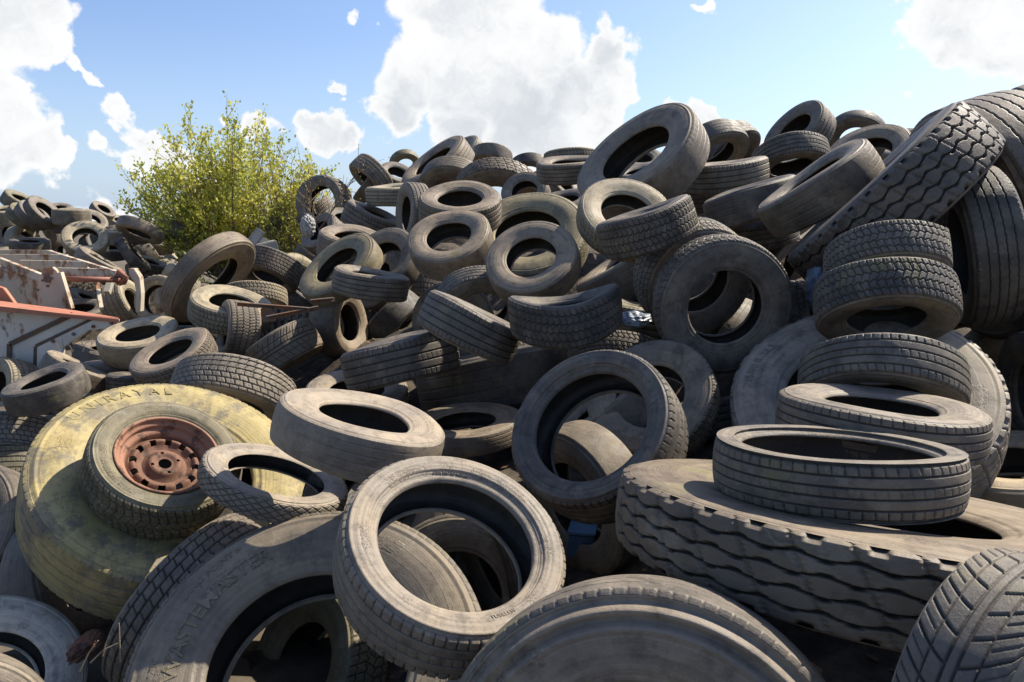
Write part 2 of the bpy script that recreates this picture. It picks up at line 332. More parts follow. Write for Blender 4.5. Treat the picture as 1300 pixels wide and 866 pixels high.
(38,312,46,.2,95,.34,.62,'worn','dark','dark distant tyre just above the hopper frame'),
(75,268,34,.3,100,.34,.62,'worn','brown','small brown distant tyre between the nested three and the level one'),
(130,268,30,.4,60,.34,.60,'worn','grey','small grey tyre on the distant skyline right of the level one'),
(104,398,58,.4,100,.34,.62,'worn','dark','dark tyre under the hopper frame behind the red flange'),
(110,385,50,.3,60,.34,.62,'rib','brown','brown tyre seen through the hopper frame below the pipe'),
(240,380,60,.35,110,.32,.62,'rib','brown','brown ribbed tyre between the tall worn one and the knobbly treaded tiny one'),
(140,452,84,.25,85,.3,.62,'worn','dark','dark tyre in the shade under the hopper bracket'),
(118,490,80,.3,130,.34,.62,'rib','brown','brown ribbed tyre between the knobbly one and the one facing up'),
(275,455,84,.3,60,.34,.62,'worn','dark','smooth dark tyre between the cracked tread one and the directional one'),
(330,462,84,.4,-70,.3,.62,'rib','brown','brown tyre behind the back of the herringbone tread one'),
(818,228,84,.22,95,.32,.64,'rib','dark','dark ribbed tyre glimpsed through the hole of the great tipped truck tyre'),
(806,208,74,.35,80,.34,.62,'worn','dark','smooth dark tyre behind the hole of the great tipped truck tyre'),
]
# ------------------------------------------------------------------ materials
TINT = dict(pale=(.228,.197,.156), grey=(.146,.125,.100), dark=(.086,.075,.064), brown=(.168,.138,.102), straw=(.275,.233,.158),
            yellow=(.330,.268,.110), moss=(.205,.172,.100), olive=(.145,.127,.076), white=(.56,.52,.43))
def new_mat(name):
    m = bpy.data.materials.new(name); m.use_nodes = True; t = NT(m.node_tree); t.n.clear(); return m, t
def finish(t, base, rough, bump=None, bstr=.4, bdist=.004, spec=.35, metal=0.0, extra=None):
    p = t.node('ShaderNodeBsdfPrincipled', inp={'Base Color': base, 'Roughness': rough, 'Metallic': metal})
    p.inputs['Specular IOR Level'].default_value = spec
    if bump is not None:
        b = t.node('ShaderNodeBump', inp={'Strength': bstr, 'Distance': bdist, 'Height': bump})
        t.l.new(b.outputs[0], p.inputs['Normal'])
    t.node('ShaderNodeOutputMaterial', inp={0: p.outputs[0]}); return p
def rubber(name, gain, part, lichen=False):
    m, t = new_mat(name)
    oi = t.node('ShaderNodeObjectInfo'); tcn = t.node('ShaderNodeTexCoord'); oc = tcn.outputs['Object']
    W = t.math('MULTIPLY', oi.outputs['Random'], 37.0)
    tint = oi.outputs['Color']
    big = t.noise(oc, 4.2, 5, .6, w=W); mid = t.noise(oc, 13, 6, .68, w=W); fine = t.noise(oc, 130, 4, .75, w=W)
    sx = t.node('ShaderNodeSeparateXYZ', inp={0: oc})
    rad = t.math('SQRT', t.math('ADD', t.math('MULTIPLY', sx.outputs[0], sx.outputs[0]), t.math('MULTIPLY', sx.outputs[1], sx.outputs[1])))
    base = t.mix(1.0, tint, (gain, gain, gain), 'MULTIPLY')
    dustc = t.mix(.35, t.mix(1.0, base, (1.75, 1.66, 1.50), 'MULTIPLY'), (.24, .205, .15))
    c = t.mix(t.ramp(big, .38, .68, 0, .75), base, dustc)
    c = t.mix(t.ramp(mid, .52, .32, 0, .6), c, t.mix(1.0, base, (.42, .41, .42), 'MULTIPLY'))
    if lichen:          # the crust has flaked and been rubbed off down to grey rubber in places
        lf = t.noise(t.vmath('ADD', oc, t.vmath('SCALE', t.noise(oc, 7, 4, .6, col=True), .18)), 5.2, 8, .7)
        c = t.mix(t.ramp(lf, .47, .58, 0, .85), c, (.135, .118, .085)); c = t.mix(t.ramp(lf, .44, .36, 0, .6), c, (.30, .25, .08))
    # dull yellow-green film on parts of some tyres
    alg = t.math('MULTIPLY', t.ramp(t.noise(oc, 3.1, 5, .65, w=t.math('ADD', W, 9.0)), .55, .68), t.ramp(mid, .35, .6))
    alg = t.math('MULTIPLY', alg, t.ramp(oi.outputs['Random'], .25, .9, .12, .8, smooth=False))
    c = t.mix(alg, c, (.165, .15, .062))
    # larger stains with soft uneven borders, dried mud runs and scuffs
    stn = t.noise(t.vmath('ADD', oc, t.vmath('SCALE', t.noise(oc, 9, 3, .6, w=W, col=True), .12)), 6.5, 7, .72, w=t.math('ADD', W, 21.0))
    c = t.mix(t.ramp(stn, .54, .60, 0, .42), c, t.mix(1.0, c, (.48, .46, .45), 'MULTIPLY'))
    c = t.mix(t.ramp(stn, .44, .38, 0, .40), c, t.mix(.4, dustc, (.30, .27, .22)))
    # speckle of grit
    c = t.mix(t.ramp(fine, .60, .72, 0, .45), c, t.mix(1.0, c, (1.7, 1.6, 1.45), 'MULTIPLY'))
    c = t.mix(t.ramp(fine, .42, .30, 0, .5), c, t.mix(1.0, c, (.5, .5, .5), 'MULTIPLY'))
    if part == 'sidewall':
        # concentric rubbing marks and radial dried water streaks
        wob = t.math('ADD', rad, t.math('MULTIPLY', big, .02))
        rings = t.noise(t.node('ShaderNodeCombineXYZ', inp={0: wob, 1: W, 2: 0.0}).outputs[0], 46, 4, .7)
        c = t.mix(t.ramp(rings, .56, .40, 0, .26), c, t.mix(1.0, c, (.52, .51, .52), 'MULTIPLY'))
        c = t.mix(t.ramp(rings, .55, .68, 0, .35), c, t.mix(1.0, c, (1.45, 1.4, 1.3), 'MULTIPLY'))
        ang = t.math('ARCTAN2', sx.outputs[1], sx.outputs[0])
        st = t.noise(t.node('ShaderNodeCombineXYZ', inp={0: t.math('COSINE', ang), 1: t.math('SINE', ang), 2: W}).outputs[0], 16, 4, .75)
        c = t.mix(t.ramp(st, .54, .70, 0, .30), c, t.mix(1.0, c, (.55, .52, .47), 'MULTIPLY'))
        # band of small moulded marks around the bead
        mk = t.noise(t.node('ShaderNodeCombineXYZ', inp={0: t.math('MULTIPLY', ang, 17.0), 1: t.math('MULTIPLY', rad, 60.0), 2: W}).outputs[0], 2.4, 2, .5)
        band = t.math('MULTIPLY', t.math('MULTIPLY', t.ramp(rad, .375, .38), t.ramp(rad, .425, .42)), t.ramp(t.noise(t.node('ShaderNodeCombineXYZ', inp={0: t.math('COSINE', ang), 1: t.math('SINE', ang), 2: W}).outputs[0], 1.6, 1, .5), .5, .53))
        mk = t.math('MULTIPLY', t.ramp(mk, .52, .58), band)
        c = t.mix(t.math('MULTIPLY', mk, .35), c, t.mix(1.0, c, (.55, .53, .5), 'MULTIPLY'))
        rings = t.math('ADD', rings, t.math('MULTIPLY', mk, .9))
        bump = t.math('ADD', t.math('MULTIPLY', rings, .9), t.math('ADD', t.math('MULTIPLY', fine, .35), t.math('MULTIPLY', mid, .8)))
        finish(t, c, t.ramp(big, .3, .7, .50, .74), bump, .7, .005, .38)
    elif part == 'tread':
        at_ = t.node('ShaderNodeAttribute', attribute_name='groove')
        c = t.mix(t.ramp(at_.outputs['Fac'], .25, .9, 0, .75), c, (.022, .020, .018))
        bump = t.math('ADD', t.math('MULTIPLY', fine, .5), t.math('MULTIPLY', mid, .9))
        finish(t, c, t.ramp(mid, .3, .7, .5, .74), bump, .65, .005, .4)
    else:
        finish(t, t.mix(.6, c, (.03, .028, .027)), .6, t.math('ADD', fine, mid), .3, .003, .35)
    return m
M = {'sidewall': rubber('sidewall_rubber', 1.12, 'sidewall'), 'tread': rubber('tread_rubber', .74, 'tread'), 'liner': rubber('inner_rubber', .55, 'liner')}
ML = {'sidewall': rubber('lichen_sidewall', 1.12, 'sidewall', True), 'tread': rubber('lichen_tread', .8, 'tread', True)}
def painted(name, paint, rust, amount, rough=.6, scale=5):
    m, t = new_mat(name); tcn = t.node('ShaderNodeTexCoord'); oc = tcn.outputs['Object']
    a = t.noise(oc, scale, 8, .66); b = t.noise(oc, scale * 6, 6, .7); g = t.noise(oc, 1.7, 4, .6)
    st = t.noise(t.vmath('MULTIPLY', oc, (5, 5, 1.6)), 2.2, 5, .6)
    c = t.mix(t.ramp(g, .35, .7, 0, .5), paint, tuple(x * .62 for x in paint))
    rm = t.ramp(t.math('ADD', t.math('MULTIPLY', a, .7), t.math('MULTIPLY', st, .5)), .72 - amount, .80 - amount)
    rc = t.mix(t.ramp(b, .35, .65), rust, tuple(x * .45 for x in rust))
    c = t.mix(rm, c, rc); c = t.mix(t.ramp(b, .6, .72, 0, .5), c, rc)
    finish(t, c, rough, t.math('ADD', t.math('MULTIPLY', rm, .5), b), .5, .004, .4); return m
M['greypaint'] = painted('weathered_grey_paint', (.60,.55,.46), (.34,.19,.10), .08, scale=2.6)
M['redpaint'] = painted('faded_red_paint', (.42,.17,.10), (.32,.17,.09), .03, scale=2)
M['palepaint'] = painted('pale_rusty_paint', (.54,.47,.36), (.33,.17,.08), .12, scale=3.2)
M['pipe'] = painted('red_brown_pipe', (.30,.12,.075), (.20,.09,.05), .04, scale=3)
M['rust'] = painted('rust', (.165,.082,.050), (.09,.052,.036), .08, .75, scale=9)
M['rustlip'] = painted('bright_rust', (.29,.145,.090), (.15,.075,.045), .10, .7, scale=8)
M['bolt'] = painted('bolt_steel', (.16,.13,.11), (.18,.08,.04), .12, scale=12)
M['iron'] = painted('rusty_iron', (.12,.085,.06), (.20,.10,.05), .15, .8, scale=9)
M['concrete'] = painted('lichened_concrete', (.36,.34,.29), (.22,.20,.14), .05, .9, scale=4)
def simple(name, c1, c2, scale, rough=.8, bstr=.5, bdist=.01, spec=.3, trans=0.0):
    m, t = new_mat(name); tcn = t.node('ShaderNodeTexCoord'); oc = tcn.outputs['Object']
    n = t.noise(oc, scale, 8, .65)
    p = finish(t, t.mix(t.ramp(n, .35, .65), c1, c2), rough, n, bstr, bdist, spec); return m
M['soil'] = simple('dark_debris_soil', (.035,.028,.022), (.085,.068,.048), 9, .95, .9, .03)
M['ground'] = simple('yard_dirt', (.075,.06,.045), (.13,.11,.08), 3, .95, .8, .02)
M['bark'] = simple('bark', (.14,.10,.065), (.22,.16,.10), 22, .9)
M['plastic_blue'] = simple('blue_plastic', (.045,.11,.20), (.08,.16,.25), 4, .4, .2, .004, .5)
M['film'] = simple('dirty_plastic_film', (.28,.32,.37), (.13,.16,.20), 12, .35, .8, .01, .6)
M['film_blue'] = simple('bluish_plastic_film', (.16,.22,.30), (.07,.10,.15), 14, .35, .8, .01, .6)
M['film_white'] = simple('torn_white_plastic', (.38,.36,.33), (.2,.19,.17), 14, .6, .8, .01, .4)
M['litter'] = simple('dead_leaves', (.20,.12,.06), (.09,.06,.035), 60, .8)
M['straw'] = simple('dry_straw', (.32,.27,.18), (.20,.16,.10), 20, .8)
def leafmat(name, c1, c2):
    m, t = new_mat(name)
    g = t.node('ShaderNodeNewGeometry'); n = t.noise(g.outputs['Position'], 2.2, 3, .6)
    at_ = t.node('ShaderNodeAttribute', attribute_name='leaf')
    c = t.mix(t.math('ADD', t.ramp(n, .35, .65, 0, .5), t.math('MULTIPLY', at_.outputs['Fac'], .5)), c1, c2)
    p = t.node('ShaderNodeBsdfPrincipled', inp={'Base Color': c, 'Roughness': .55})
    tr = t.node('ShaderNodeBsdfTranslucent', inp={0: c})
    mx = t.node('ShaderNodeMixShader', inp={0: .45, 1: p.outputs[0], 2: tr.outputs[0]})
    t.node('ShaderNodeOutputMaterial', inp={0: mx.outputs[0]}); return m
M['leaf_green'] = leafmat('leaf_green', (.32,.38,.06), (.64,.58,.11))
M['leaf_yellow'] = leafmat('leaf_yellow', (.42,.33,.09), (.55,.46,.14))
M['weed'] = leafmat('weed_leaf', (.10,.12,.035), (.20,.20,.07))

# ------------------------------------------------------------------ object helpers
def link(name, mesh, mat=None, parent=None):
    o = bpy.data.objects.new(name, mesh); col.objects.link(o)
    if mat is not None and len(mesh.materials) == 0: mesh.materials.append(mat)
    if parent: o.parent = parent
    return o
def tag(o, label=None, cat=None, group=None, kind=None):
    if label: o['label'] = label
    if cat: o['category'] = cat
    if group: o['group'] = group
    if kind: o['kind'] = kind
    return o
def empty(name, loc=(0, 0, 0)):
    o = bpy.data.objects.new(name, None); col.objects.link(o); o.location = loc; o.empty_display_size = .1; return o
def mesh_np(name, co, quads, smooth=True):
    me = bpy.data.meshes.new(name); co = np.asarray(co, np.float32); q = np.asarray(quads, np.int32)
    me.vertices.add(len(co)); me.vertices.foreach_set('co', co.ravel())
    me.loops.add(q.size); me.loops.foreach_set('vertex_index', q.ravel())
    me.polygons.add(len(q)); me.polygons.foreach_set('loop_start', np.arange(len(q), dtype=np.int32) * q.shape[1])
    me.update(calc_edges=True)
    if smooth: me.polygons.foreach_set('use_smooth', np.ones(len(q), bool))
    me.validate(); return me
def polar_quads(na, nb, closed=True):
    i = np.arange(na)[:, None]; j = np.arange(nb - 1)[None, :]; i2 = (i + 1) % na
    return np.stack([i * nb + j, i2 * nb + j, i2 * nb + j + 1, i * nb + j + 1], -1).reshape(-1, 4)
def spline(pts, n):
    p = [np.array(a, float) for a in pts]; p = [2 * p[0] - p[1]] + p + [2 * p[-1] - p[-2]]; out = []
    for k in range(1, len(p) - 2):
        for s in np.linspace(0, 1, n, endpoint=False):
            a, b, c, d = p[k - 1], p[k], p[k + 1], p[k + 2]
            out.append(.5 * (2 * b + (c - a) * s + (2 * a - 5 * b + 4 * c - d) * s * s + (3 * b - a - 3 * c + d) * s ** 3))
    out.append(p[-2]); return np.array(out)

# ------------------------------------------------------------------ tyre meshes (unit diameter)
PI2 = 2 * math.pi
def frac(x): return x - np.floor(x)
def tri(x): return np.abs(frac(x) - .5) * 4 - 1
def line(d, wd): return np.clip(2.4 - 2.4 * np.abs(d) / wd, 0, 1)
def dper(x): f = frac(x); return np.minimum(f, 1 - f)
def g_rib(th, v):
    u = th / PI2; g = np.zeros_like(v + u)
    for a in (-.62, -.2, .2, .62): g = np.maximum(g, line(v - a, .045))
    g = np.maximum(g, .8 * line(dper(u * 68 + .25 * v), .09) * (np.abs(v) > .66))
    g = np.maximum(g, .45 * line(dper(u * 68 + .5 * v), .07) * (np.abs(v) < .2) * (np.abs(v) > .02)); return g
def g_block(th, v):
    u = th / PI2; N = 58; z = .05 * tri(u * N)
    g = 0 * (v + u)
    for a in (-.66, -.22, .22, .66): g = np.maximum(g, line(v - a - z, .05))
    g = np.maximum(g, .9 * line(dper(u * N + .9 * v + .5 * (np.abs(v) > .22)), .10) * (np.abs(v) > .22))
    g = np.maximum(g, .7 * line(dper(u * N - 1.0 * v), .09) * (np.abs(v) <= .24))
    g = np.maximum(g, .4 * line(dper(u * N * 2 + .9 * v), .10) * (np.abs(v) > .3)); return g
def g_worn(th, v): return .35 * g_rib(th, v) * (.5 + .5 * np.sin(3 * th))
def g_grid(th, v):
    u = th / PI2; g = 0 * (v + u)
    for a in (-.8, -.48, -.16, .16, .48, .8): g = np.maximum(g, line(v - a, .035))
    rib = np.floor((v + .8) / .32)
    g = np.maximum(g, line(dper(u * 46 + .35 * np.abs(v) * 3 + .3 * rib), .065))
    g = np.maximum(g, .3 * line(dper(u * 92 + .35 * np.abs(v) * 3 + .3 * rib), .05)); return g
def g_vee(th, v):
    u = th / PI2; g = 0 * (v + u)
    for a in (-.12, .12, .5, -.5): g = np.maximum(g, line(v - a, .03 if abs(a) > .3 else .045))
    g = np.maximum(g, line(dper(u * 34 + 1.1 * np.abs(v) ** 1.5), .07) * (np.abs(v) > .12))
    g = np.maximum(g, .6 * line(dper(u * 34 + .5 + 1.1 * np.abs(v) ** 1.5), .05) * (np.abs(v) > .55)); return g
def g_diamond(th, v):
    u = th / PI2; g = np.maximum(.7 * line(dper(u * 40 + 1.6 * v), .10), .7 * line(dper(u * 40 - 1.6 * v), .10))
    for a in (-.45, .45): g = np.maximum(g, .8 * line(v - a, .03))
    return g
def g_lug(th, v):
    u = th / PI2; N = 34; g = 0 * (v + u); zz = .055 * tri(u * N)
    for a, st in ((-.62, 0), (-.22, .5), (.18, 0), (.58, .5)):
        zz = .050 * tri(u * N + st); g = np.maximum(g, .9 * line(v - a - zz, .032))
        for s_ in (.0, .5):
            pit = np.sqrt((dper(u * N + st + s_ - .0) / .15) ** 2 + ((v - a - .055 * (1 if s_ == 0 else -1)) / .055) ** 2)
            g = np.maximum(g, np.clip(1.7 - 1.5 * pit, 0, 1))
    g = np.maximum(g, .35 * line(dper(u * N + .25 + .4 * v), .05))
    g = np.maximum(g, line(dper(u * N + .25), .17) * np.clip((np.abs(v) - .84) * 9, 0, 1)); return g
def g_truckrib(th, v):
    u = th / PI2; g = 0 * (v + u)
    for a in (-.55, -.18, .18, .55): g = np.maximum(g, line(v - a - .015 * tri(u * 60), .026))
    return np.maximum(g, .4 * line(dper(u * 90), .1) * (np.abs(v) > .9))
def g_tractor(th, v):
    u = th / PI2; N = 30; l = np.clip((dper(u * N + .5 * (v > 0)) - .22) * 14, 0, 1) * np.clip((np.abs(v) - .12) * 10, 0, 1)
    return np.maximum(l, line(dper(u * N + .25), .1) * (np.abs(v) < .3))
#        half width, bead radius, groove fn, depth, side ridges
KIND = dict(low=(.16, .345, g_rib, .011, 5), open=(.14, .385, g_rib, .010, 3), wheel=(.16, .325, g_block, .0105, 3), worn=(.16, .27, g_worn, .008, 2), rib=(.16, .27, g_rib, .010, 3), block=(.16, .27, g_block, .0105, 3),
            grid=(.17, .28, g_grid, .014, 3), vee=(.16, .28, g_vee, .010, 3), diamond=(.12, .33, g_diamond, .012, 3),
            lug=(.14, .235, g_lug, .017, 2), lugside=(.14, .28, g_lug, .03, 2), truckrib=(.13, .28, g_truckrib, .015, 3), truckworn=(.14, .28, g_worn, .010, 2),
            ribbedside=(.14, .28, g_truckrib, .014, 9), tractor=(.17, .29, g_tractor, .035, 2), bent=(.16, .28, g_block, .0105, 3), bentflat=(.16, .29, g_block, .0105, 3))
def side_profile(hw, Ri, kind):
    sq = .486 if kind not in ('lug', 'lugside', 'truckrib') else .490
    mid = (Ri + .5) / 2
    pts = [(sq - .012, .885 * hw), (sq - .026, .945 * hw), (mid + .045, .985 * hw), (mid + .005, 1.0 * hw), (mid - .03, .965 * hw), (Ri + .034, .87 * hw),
           (Ri + .020, .815 * hw), (Ri + .014, .80 * hw), (Ri + .006, .775 * hw), (Ri, .73 * hw), (Ri - .004, .67 * hw), (Ri - .001, .62 * hw), (Ri + .010, .60 * hw)]
    P = spline(pts, 5); r = P[:, 0].copy()
    if kind == 'ribbedside':
        z = .022 * (np.clip(np.sin((r - .395) / .1 * PI2 * 2.6), -1, 1)) * (r > .40) * (r < .474)
        P[:, 1] += z * .55
    else:
        P[:, 1] += .0022 * np.clip(1.5 - np.abs(r - (Ri + .030)) / .003, 0, 1) * (P[:, 1] > .75 * hw) + .003 * np.clip(1.5 - np.abs(r - .462) / .004, 0, 1) - .002 * np.clip(1.5 - np.abs(r - .452) / .003, 0, 1)
        if kind == 'low': P[:, 1] += .0016 * np.sin(r * 520) * (r > Ri + .02) * (r < .44)
    return P
WARP = dict(worn=(.020, .022), rib=(.016, -.018), block=(-.014, .020), grid=(.012, .016), truckworn=(.022, .012), vee=(.01, .012), open=(.006, .012), tractor=(.02, .02), low=(.003, .004), truckrib=(.006, .004))
def deform(kind, co):
    if kind in WARP:        # the slack, unloaded shape of a scrap tyre: slightly oval, saddle shaped and sagging on one side
        a, b = WARP[kind]; t = np.arctan2(co[:, 1], co[:, 0]); r = np.hypot(co[:, 0], co[:, 1]); k = (r / .5)
        co = co.copy(); s_ = 1 + a * np.cos(2 * t + .6) + .35 * a * np.cos(3 * t + 1.9)
        co[:, 0] *= s_; co[:, 1] *= s_; co[:, 2] = co[:, 2] * (1 + 2.2 * b * np.cos(t - 1.1) - 1.5 * abs(b) * np.cos(3 * t)) + b * k * np.cos(2 * t - .5) * .5
        return co
    if kind == 'bent':      # folded in at one end
        x = co[:, 0]; k = np.clip((x - .22) / .28, 0, 1); co = co.copy()
        co[:, 0] -= .10 * k ** 2; co[:, 2] *= 1 + .5 * k; co[:, 2] -= .10 * k; co[:, 1] *= 1 - .30 * k
    elif kind == 'bentflat':
        x = co[:, 0]; y = co[:, 1]; co = co.copy(); co[:, 2] += .09 * (x / .5) ** 2 * (1 if True else 0) - .05 + .04 * (x > 0) * x; co[:, 1] *= .85
    return co
_tm = {}
def tyre_meshes(kind, res=1.0):
    key = (kind, res)
    if key in _tm: return _tm[key]
    hw, Ri, gf, dep, nr = KIND[kind]
    na = int((720 if kind not in ('worn', 'truckworn') else 360) * res); nb = (165 if kind.startswith('lug') else 111) if res >= 1 else 45
    th = np.arange(na) * PI2 / na; v = np.linspace(-1.16, 1.16, nb)
    sq = .486 if kind not in ('lug', 'lugside', 'truckrib') else .490
    a = np.abs(v); crown = .5 - (.5 - sq) * .8 * np.minimum(a, 1) ** 2.4 - np.clip(a - .94, 0, 1) ** 1.5 * .115
    zz = np.sign(v) * np.where(a < .95, a * .83 * hw / .95, .83 * hw + (a - .95) * (.055 * hw / .21))
    TH, V = np.meshgrid(th, v, indexing='ij'); g = gf(TH, V)
    rr = crown[None, :] - dep * g
    co = np.stack([rr * np.cos(TH), rr * np.sin(TH), np.broadcast_to(zz[None, :], rr.shape)], -1).reshape(-1, 3)
    # join edge ring to the sidewall start
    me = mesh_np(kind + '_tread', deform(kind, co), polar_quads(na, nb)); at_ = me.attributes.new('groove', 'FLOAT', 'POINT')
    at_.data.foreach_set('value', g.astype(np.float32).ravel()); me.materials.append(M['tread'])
    nas = max(48, int(216 * res)); ths = np.arange(nas) * PI2 / nas
    P = side_profile(hw, Ri, kind); P = np.vstack([[crown[-1] - .001, abs(zz[-1])], P])
    co = np.stack([P[None, :, 0] * np.cos(ths)[:, None], P[None, :, 0] * np.sin(ths)[:, None], np.broadcast_to(P[None, :, 1], (nas, len(P)))], -1).reshape(-1, 3)
    sA = mesh_np(kind + '_sidewall', deform(kind, co), polar_quads(nas, len(P))[:, ::-1]); sA.materials.append(M['sidewall'])
    co2 = co.copy(); co2[:, 2] *= -1
    sB = mesh_np(kind + '_sidewall', deform(kind, co2), polar_quads(nas, len(P))); sB.materials.append(M['sidewall'])
    mid = (Ri + .5) / 2
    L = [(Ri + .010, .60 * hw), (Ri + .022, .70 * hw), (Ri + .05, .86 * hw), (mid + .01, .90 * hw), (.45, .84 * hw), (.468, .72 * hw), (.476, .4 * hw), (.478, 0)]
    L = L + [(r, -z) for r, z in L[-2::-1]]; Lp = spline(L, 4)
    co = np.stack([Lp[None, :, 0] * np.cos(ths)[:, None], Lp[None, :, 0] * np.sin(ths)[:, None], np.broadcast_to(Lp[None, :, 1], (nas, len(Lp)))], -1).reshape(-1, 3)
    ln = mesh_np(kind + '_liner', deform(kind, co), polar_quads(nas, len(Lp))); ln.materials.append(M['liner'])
    _tm[key] = (me, sA, sB, ln, hw, Ri, P); return _tm[key]

rng = random.Random(7)
def place_tyre(C, n, D, W, kind, tint, label, group, xdir=None, spin=None, res=1.0, name='tyre', cat='tyre'):
    me, sA, sB, ln, hw, Ri, P = tyre_meshes(kind, res)
    n = n.normalized(); x = (xdir - n * xdir.dot(n)).normalized(); y = n.cross(x)
    rot = Matrix((x, y, n)).transposed()
    if spin: rot = rot @ Matrix.Rotation(spin, 3, 'Z')
    sxy = D; sz = D * W / (2 * hw); sq = 1 + (rng.random() - .5) * .05
    n_ = rot.col[2]; low = D * .5 * math.sqrt(max(0, 1 - n_.z ** 2)) + D * W / 2 * abs(n_.z)
    base = Vector(C) - Vector((0, 0, low))
    root = empty(name, base); root.rotation_mode = 'QUATERNION'; root.rotation_quaternion = rot.to_quaternion()
    off = rot.transposed() @ Vector((0, 0, low))
    tc_ = TINT[tint]; j = rng.uniform(.86, 1.14); wv = rng.uniform(-.04, .04)
    c = (tc_[0] * j * (1 + wv), tc_[1] * j, tc_[2] * j * (1 - wv), 1)
    kids = []
    for nm, m_ in (('tread', me), ('sidewall', sA), ('sidewall', sB), ('inner_liner', ln)):
        o = link(nm, m_, None, root); o.location = off; o.scale = (sxy * sq, sxy / sq, sz); o.color = c; kids.append(o)
    tag(root, label, cat, group)
    root['_off'] = 0; del root['_off']
    return root, kids, off
HEAP = 'tyres piled in the main heap'; FAR = 'tyres piled in the distant heap'
KM = globals().get('KMULT', {})
fitted = []; rootof = {}
for i, (cx, cy, mj, ra, ang, W, D, kind, tint, label) in enumerate(T):
    k = KM.get(i, 1.0); D = D * k
    d = ray(cx, cy); cosp = d.dot(FW); dist = F * D / mj / cosp
    C = Vector((0, 0, EYE)) + d * dist
    r = d.cross(UP).normalized(); u = r.cross(d)
    s = math.sqrt(1 - ra * ra); n = -d * ra + (r * math.cos(R_(ang)) + u * math.sin(R_(ang))) * s
    far = label.find('distant') >= 0
    hero = mj > 110
    letters = i in (2, 3, 4, 5, 10, 0)
    sp = 0 if (letters or kind.startswith('bent')) else rng.uniform(0, 6.28)
    root, kids, off = place_tyre(C, n, D, W, kind, tint, label, FAR if dist > 8.3 and cx < 290 else HEAP, RT, sp,
                                 1.0 if mj > 70 else .5, 'wheel' if i in (2, 106) else 'tyre', 'wheel' if i in (2, 106) else 'tyre')
    rootof[i] = (root, kids, off, D, W, kind, C, n)
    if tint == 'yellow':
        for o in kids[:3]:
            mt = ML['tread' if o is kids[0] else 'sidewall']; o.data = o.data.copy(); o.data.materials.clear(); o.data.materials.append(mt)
    fitted.append((cx, cy, mj, ra, dist, C, n, D, W))

# ------------------------------------------------------------------ heap body (debris below the tyres) and ground
def gridmesh(name, xs, ys, H):
    X, Y = np.meshgrid(xs, ys, indexing='ij'); co = np.stack([X, Y, H], -1).reshape(-1, 3)
    nx, ny = len(xs), len(ys); i = np.arange(nx - 1)[:, None]; j = np.arange(ny - 1)[None, :]
    q = np.stack([i * ny + j, (i + 1) * ny + j, (i + 1) * ny + j + 1, i * ny + j + 1], -1).reshape(-1, 4)
    return mesh_np(name, co, q)
FC = np.array([(f[5].x, f[5].y, f[5].z - (.16 + .30 * f[7])) for f in fitted])
ridge = []                                              # the heap goes on behind its crest and beyond the frame
for f in fitted:
    if f[5].z > EYE + .15: ridge.append((f[5].x * 1.12, f[5].y + 1.0, f[5].z - .75)); ridge.append((f[5].x * 1.2, f[5].y + 2.2, f[5].z - 1.3))
ridge += [(3.2, 1.8, 1.0), (3.6, 3.0, 1.9), (4.5, 4.2, 2.0), (3.0, .6, .3), (5.2, 2.6, 1.2), (-13, 11.5, 1.6), (-11, 11.5, 1.7), (-10, 13, 1.2), (-9, 11.8, 1.5)]
FC = np.vstack([FC, np.array(ridge)])
def heap_h(x, y):
    d2 = (FC[:, 0] - x) ** 2 + (FC[:, 1] - y) ** 2; wgt = np.exp(-d2 / (2 * .38 ** 2))
    sw = wgt.sum(); h = (wgt * FC[:, 2]).sum() / (sw + .12)
    return h - .16 - .22 * min(1, max(0, (-2.6 - x) / 1.2))
xs = np.linspace(-15, 8, 185); ys = np.linspace(.2, 16, 128)
H = np.array([[heap_h(x, y) for y in ys] for x in xs])
rs = np.random.RandomState(3); H = np.maximum(H + rs.rand(*H.shape) * .07, -.15)
tag(link('heap_debris', gridmesh('heap_debris', xs, ys, H), M['soil']), kind='structure')
gm = gridmesh('ground', np.linspace(-900, 900, 31), np.linspace(-900, 900, 31), np.zeros((31, 31)))
tag(link('ground', gm, M['ground']), kind='structure')

# ------------------------------------------------------------------ tyres buried in the gaps
def proj(C):
    v = C - Vector((0, 0, EYE)); z = v.dot(FW)
    return (650 + F * v.dot(RT) / z, 433 - F * v.dot(UP) / z, z)
buried = [(Vector(b[0:3]) + Vector((0, 0, EYE)), Vector(b[3:6]), b[6], b[7], 0) for b in BURIED]
kinds = ['worn', 'rib', 'block', 'rib', 'truckworn', 'grid', 'block', 'worn']
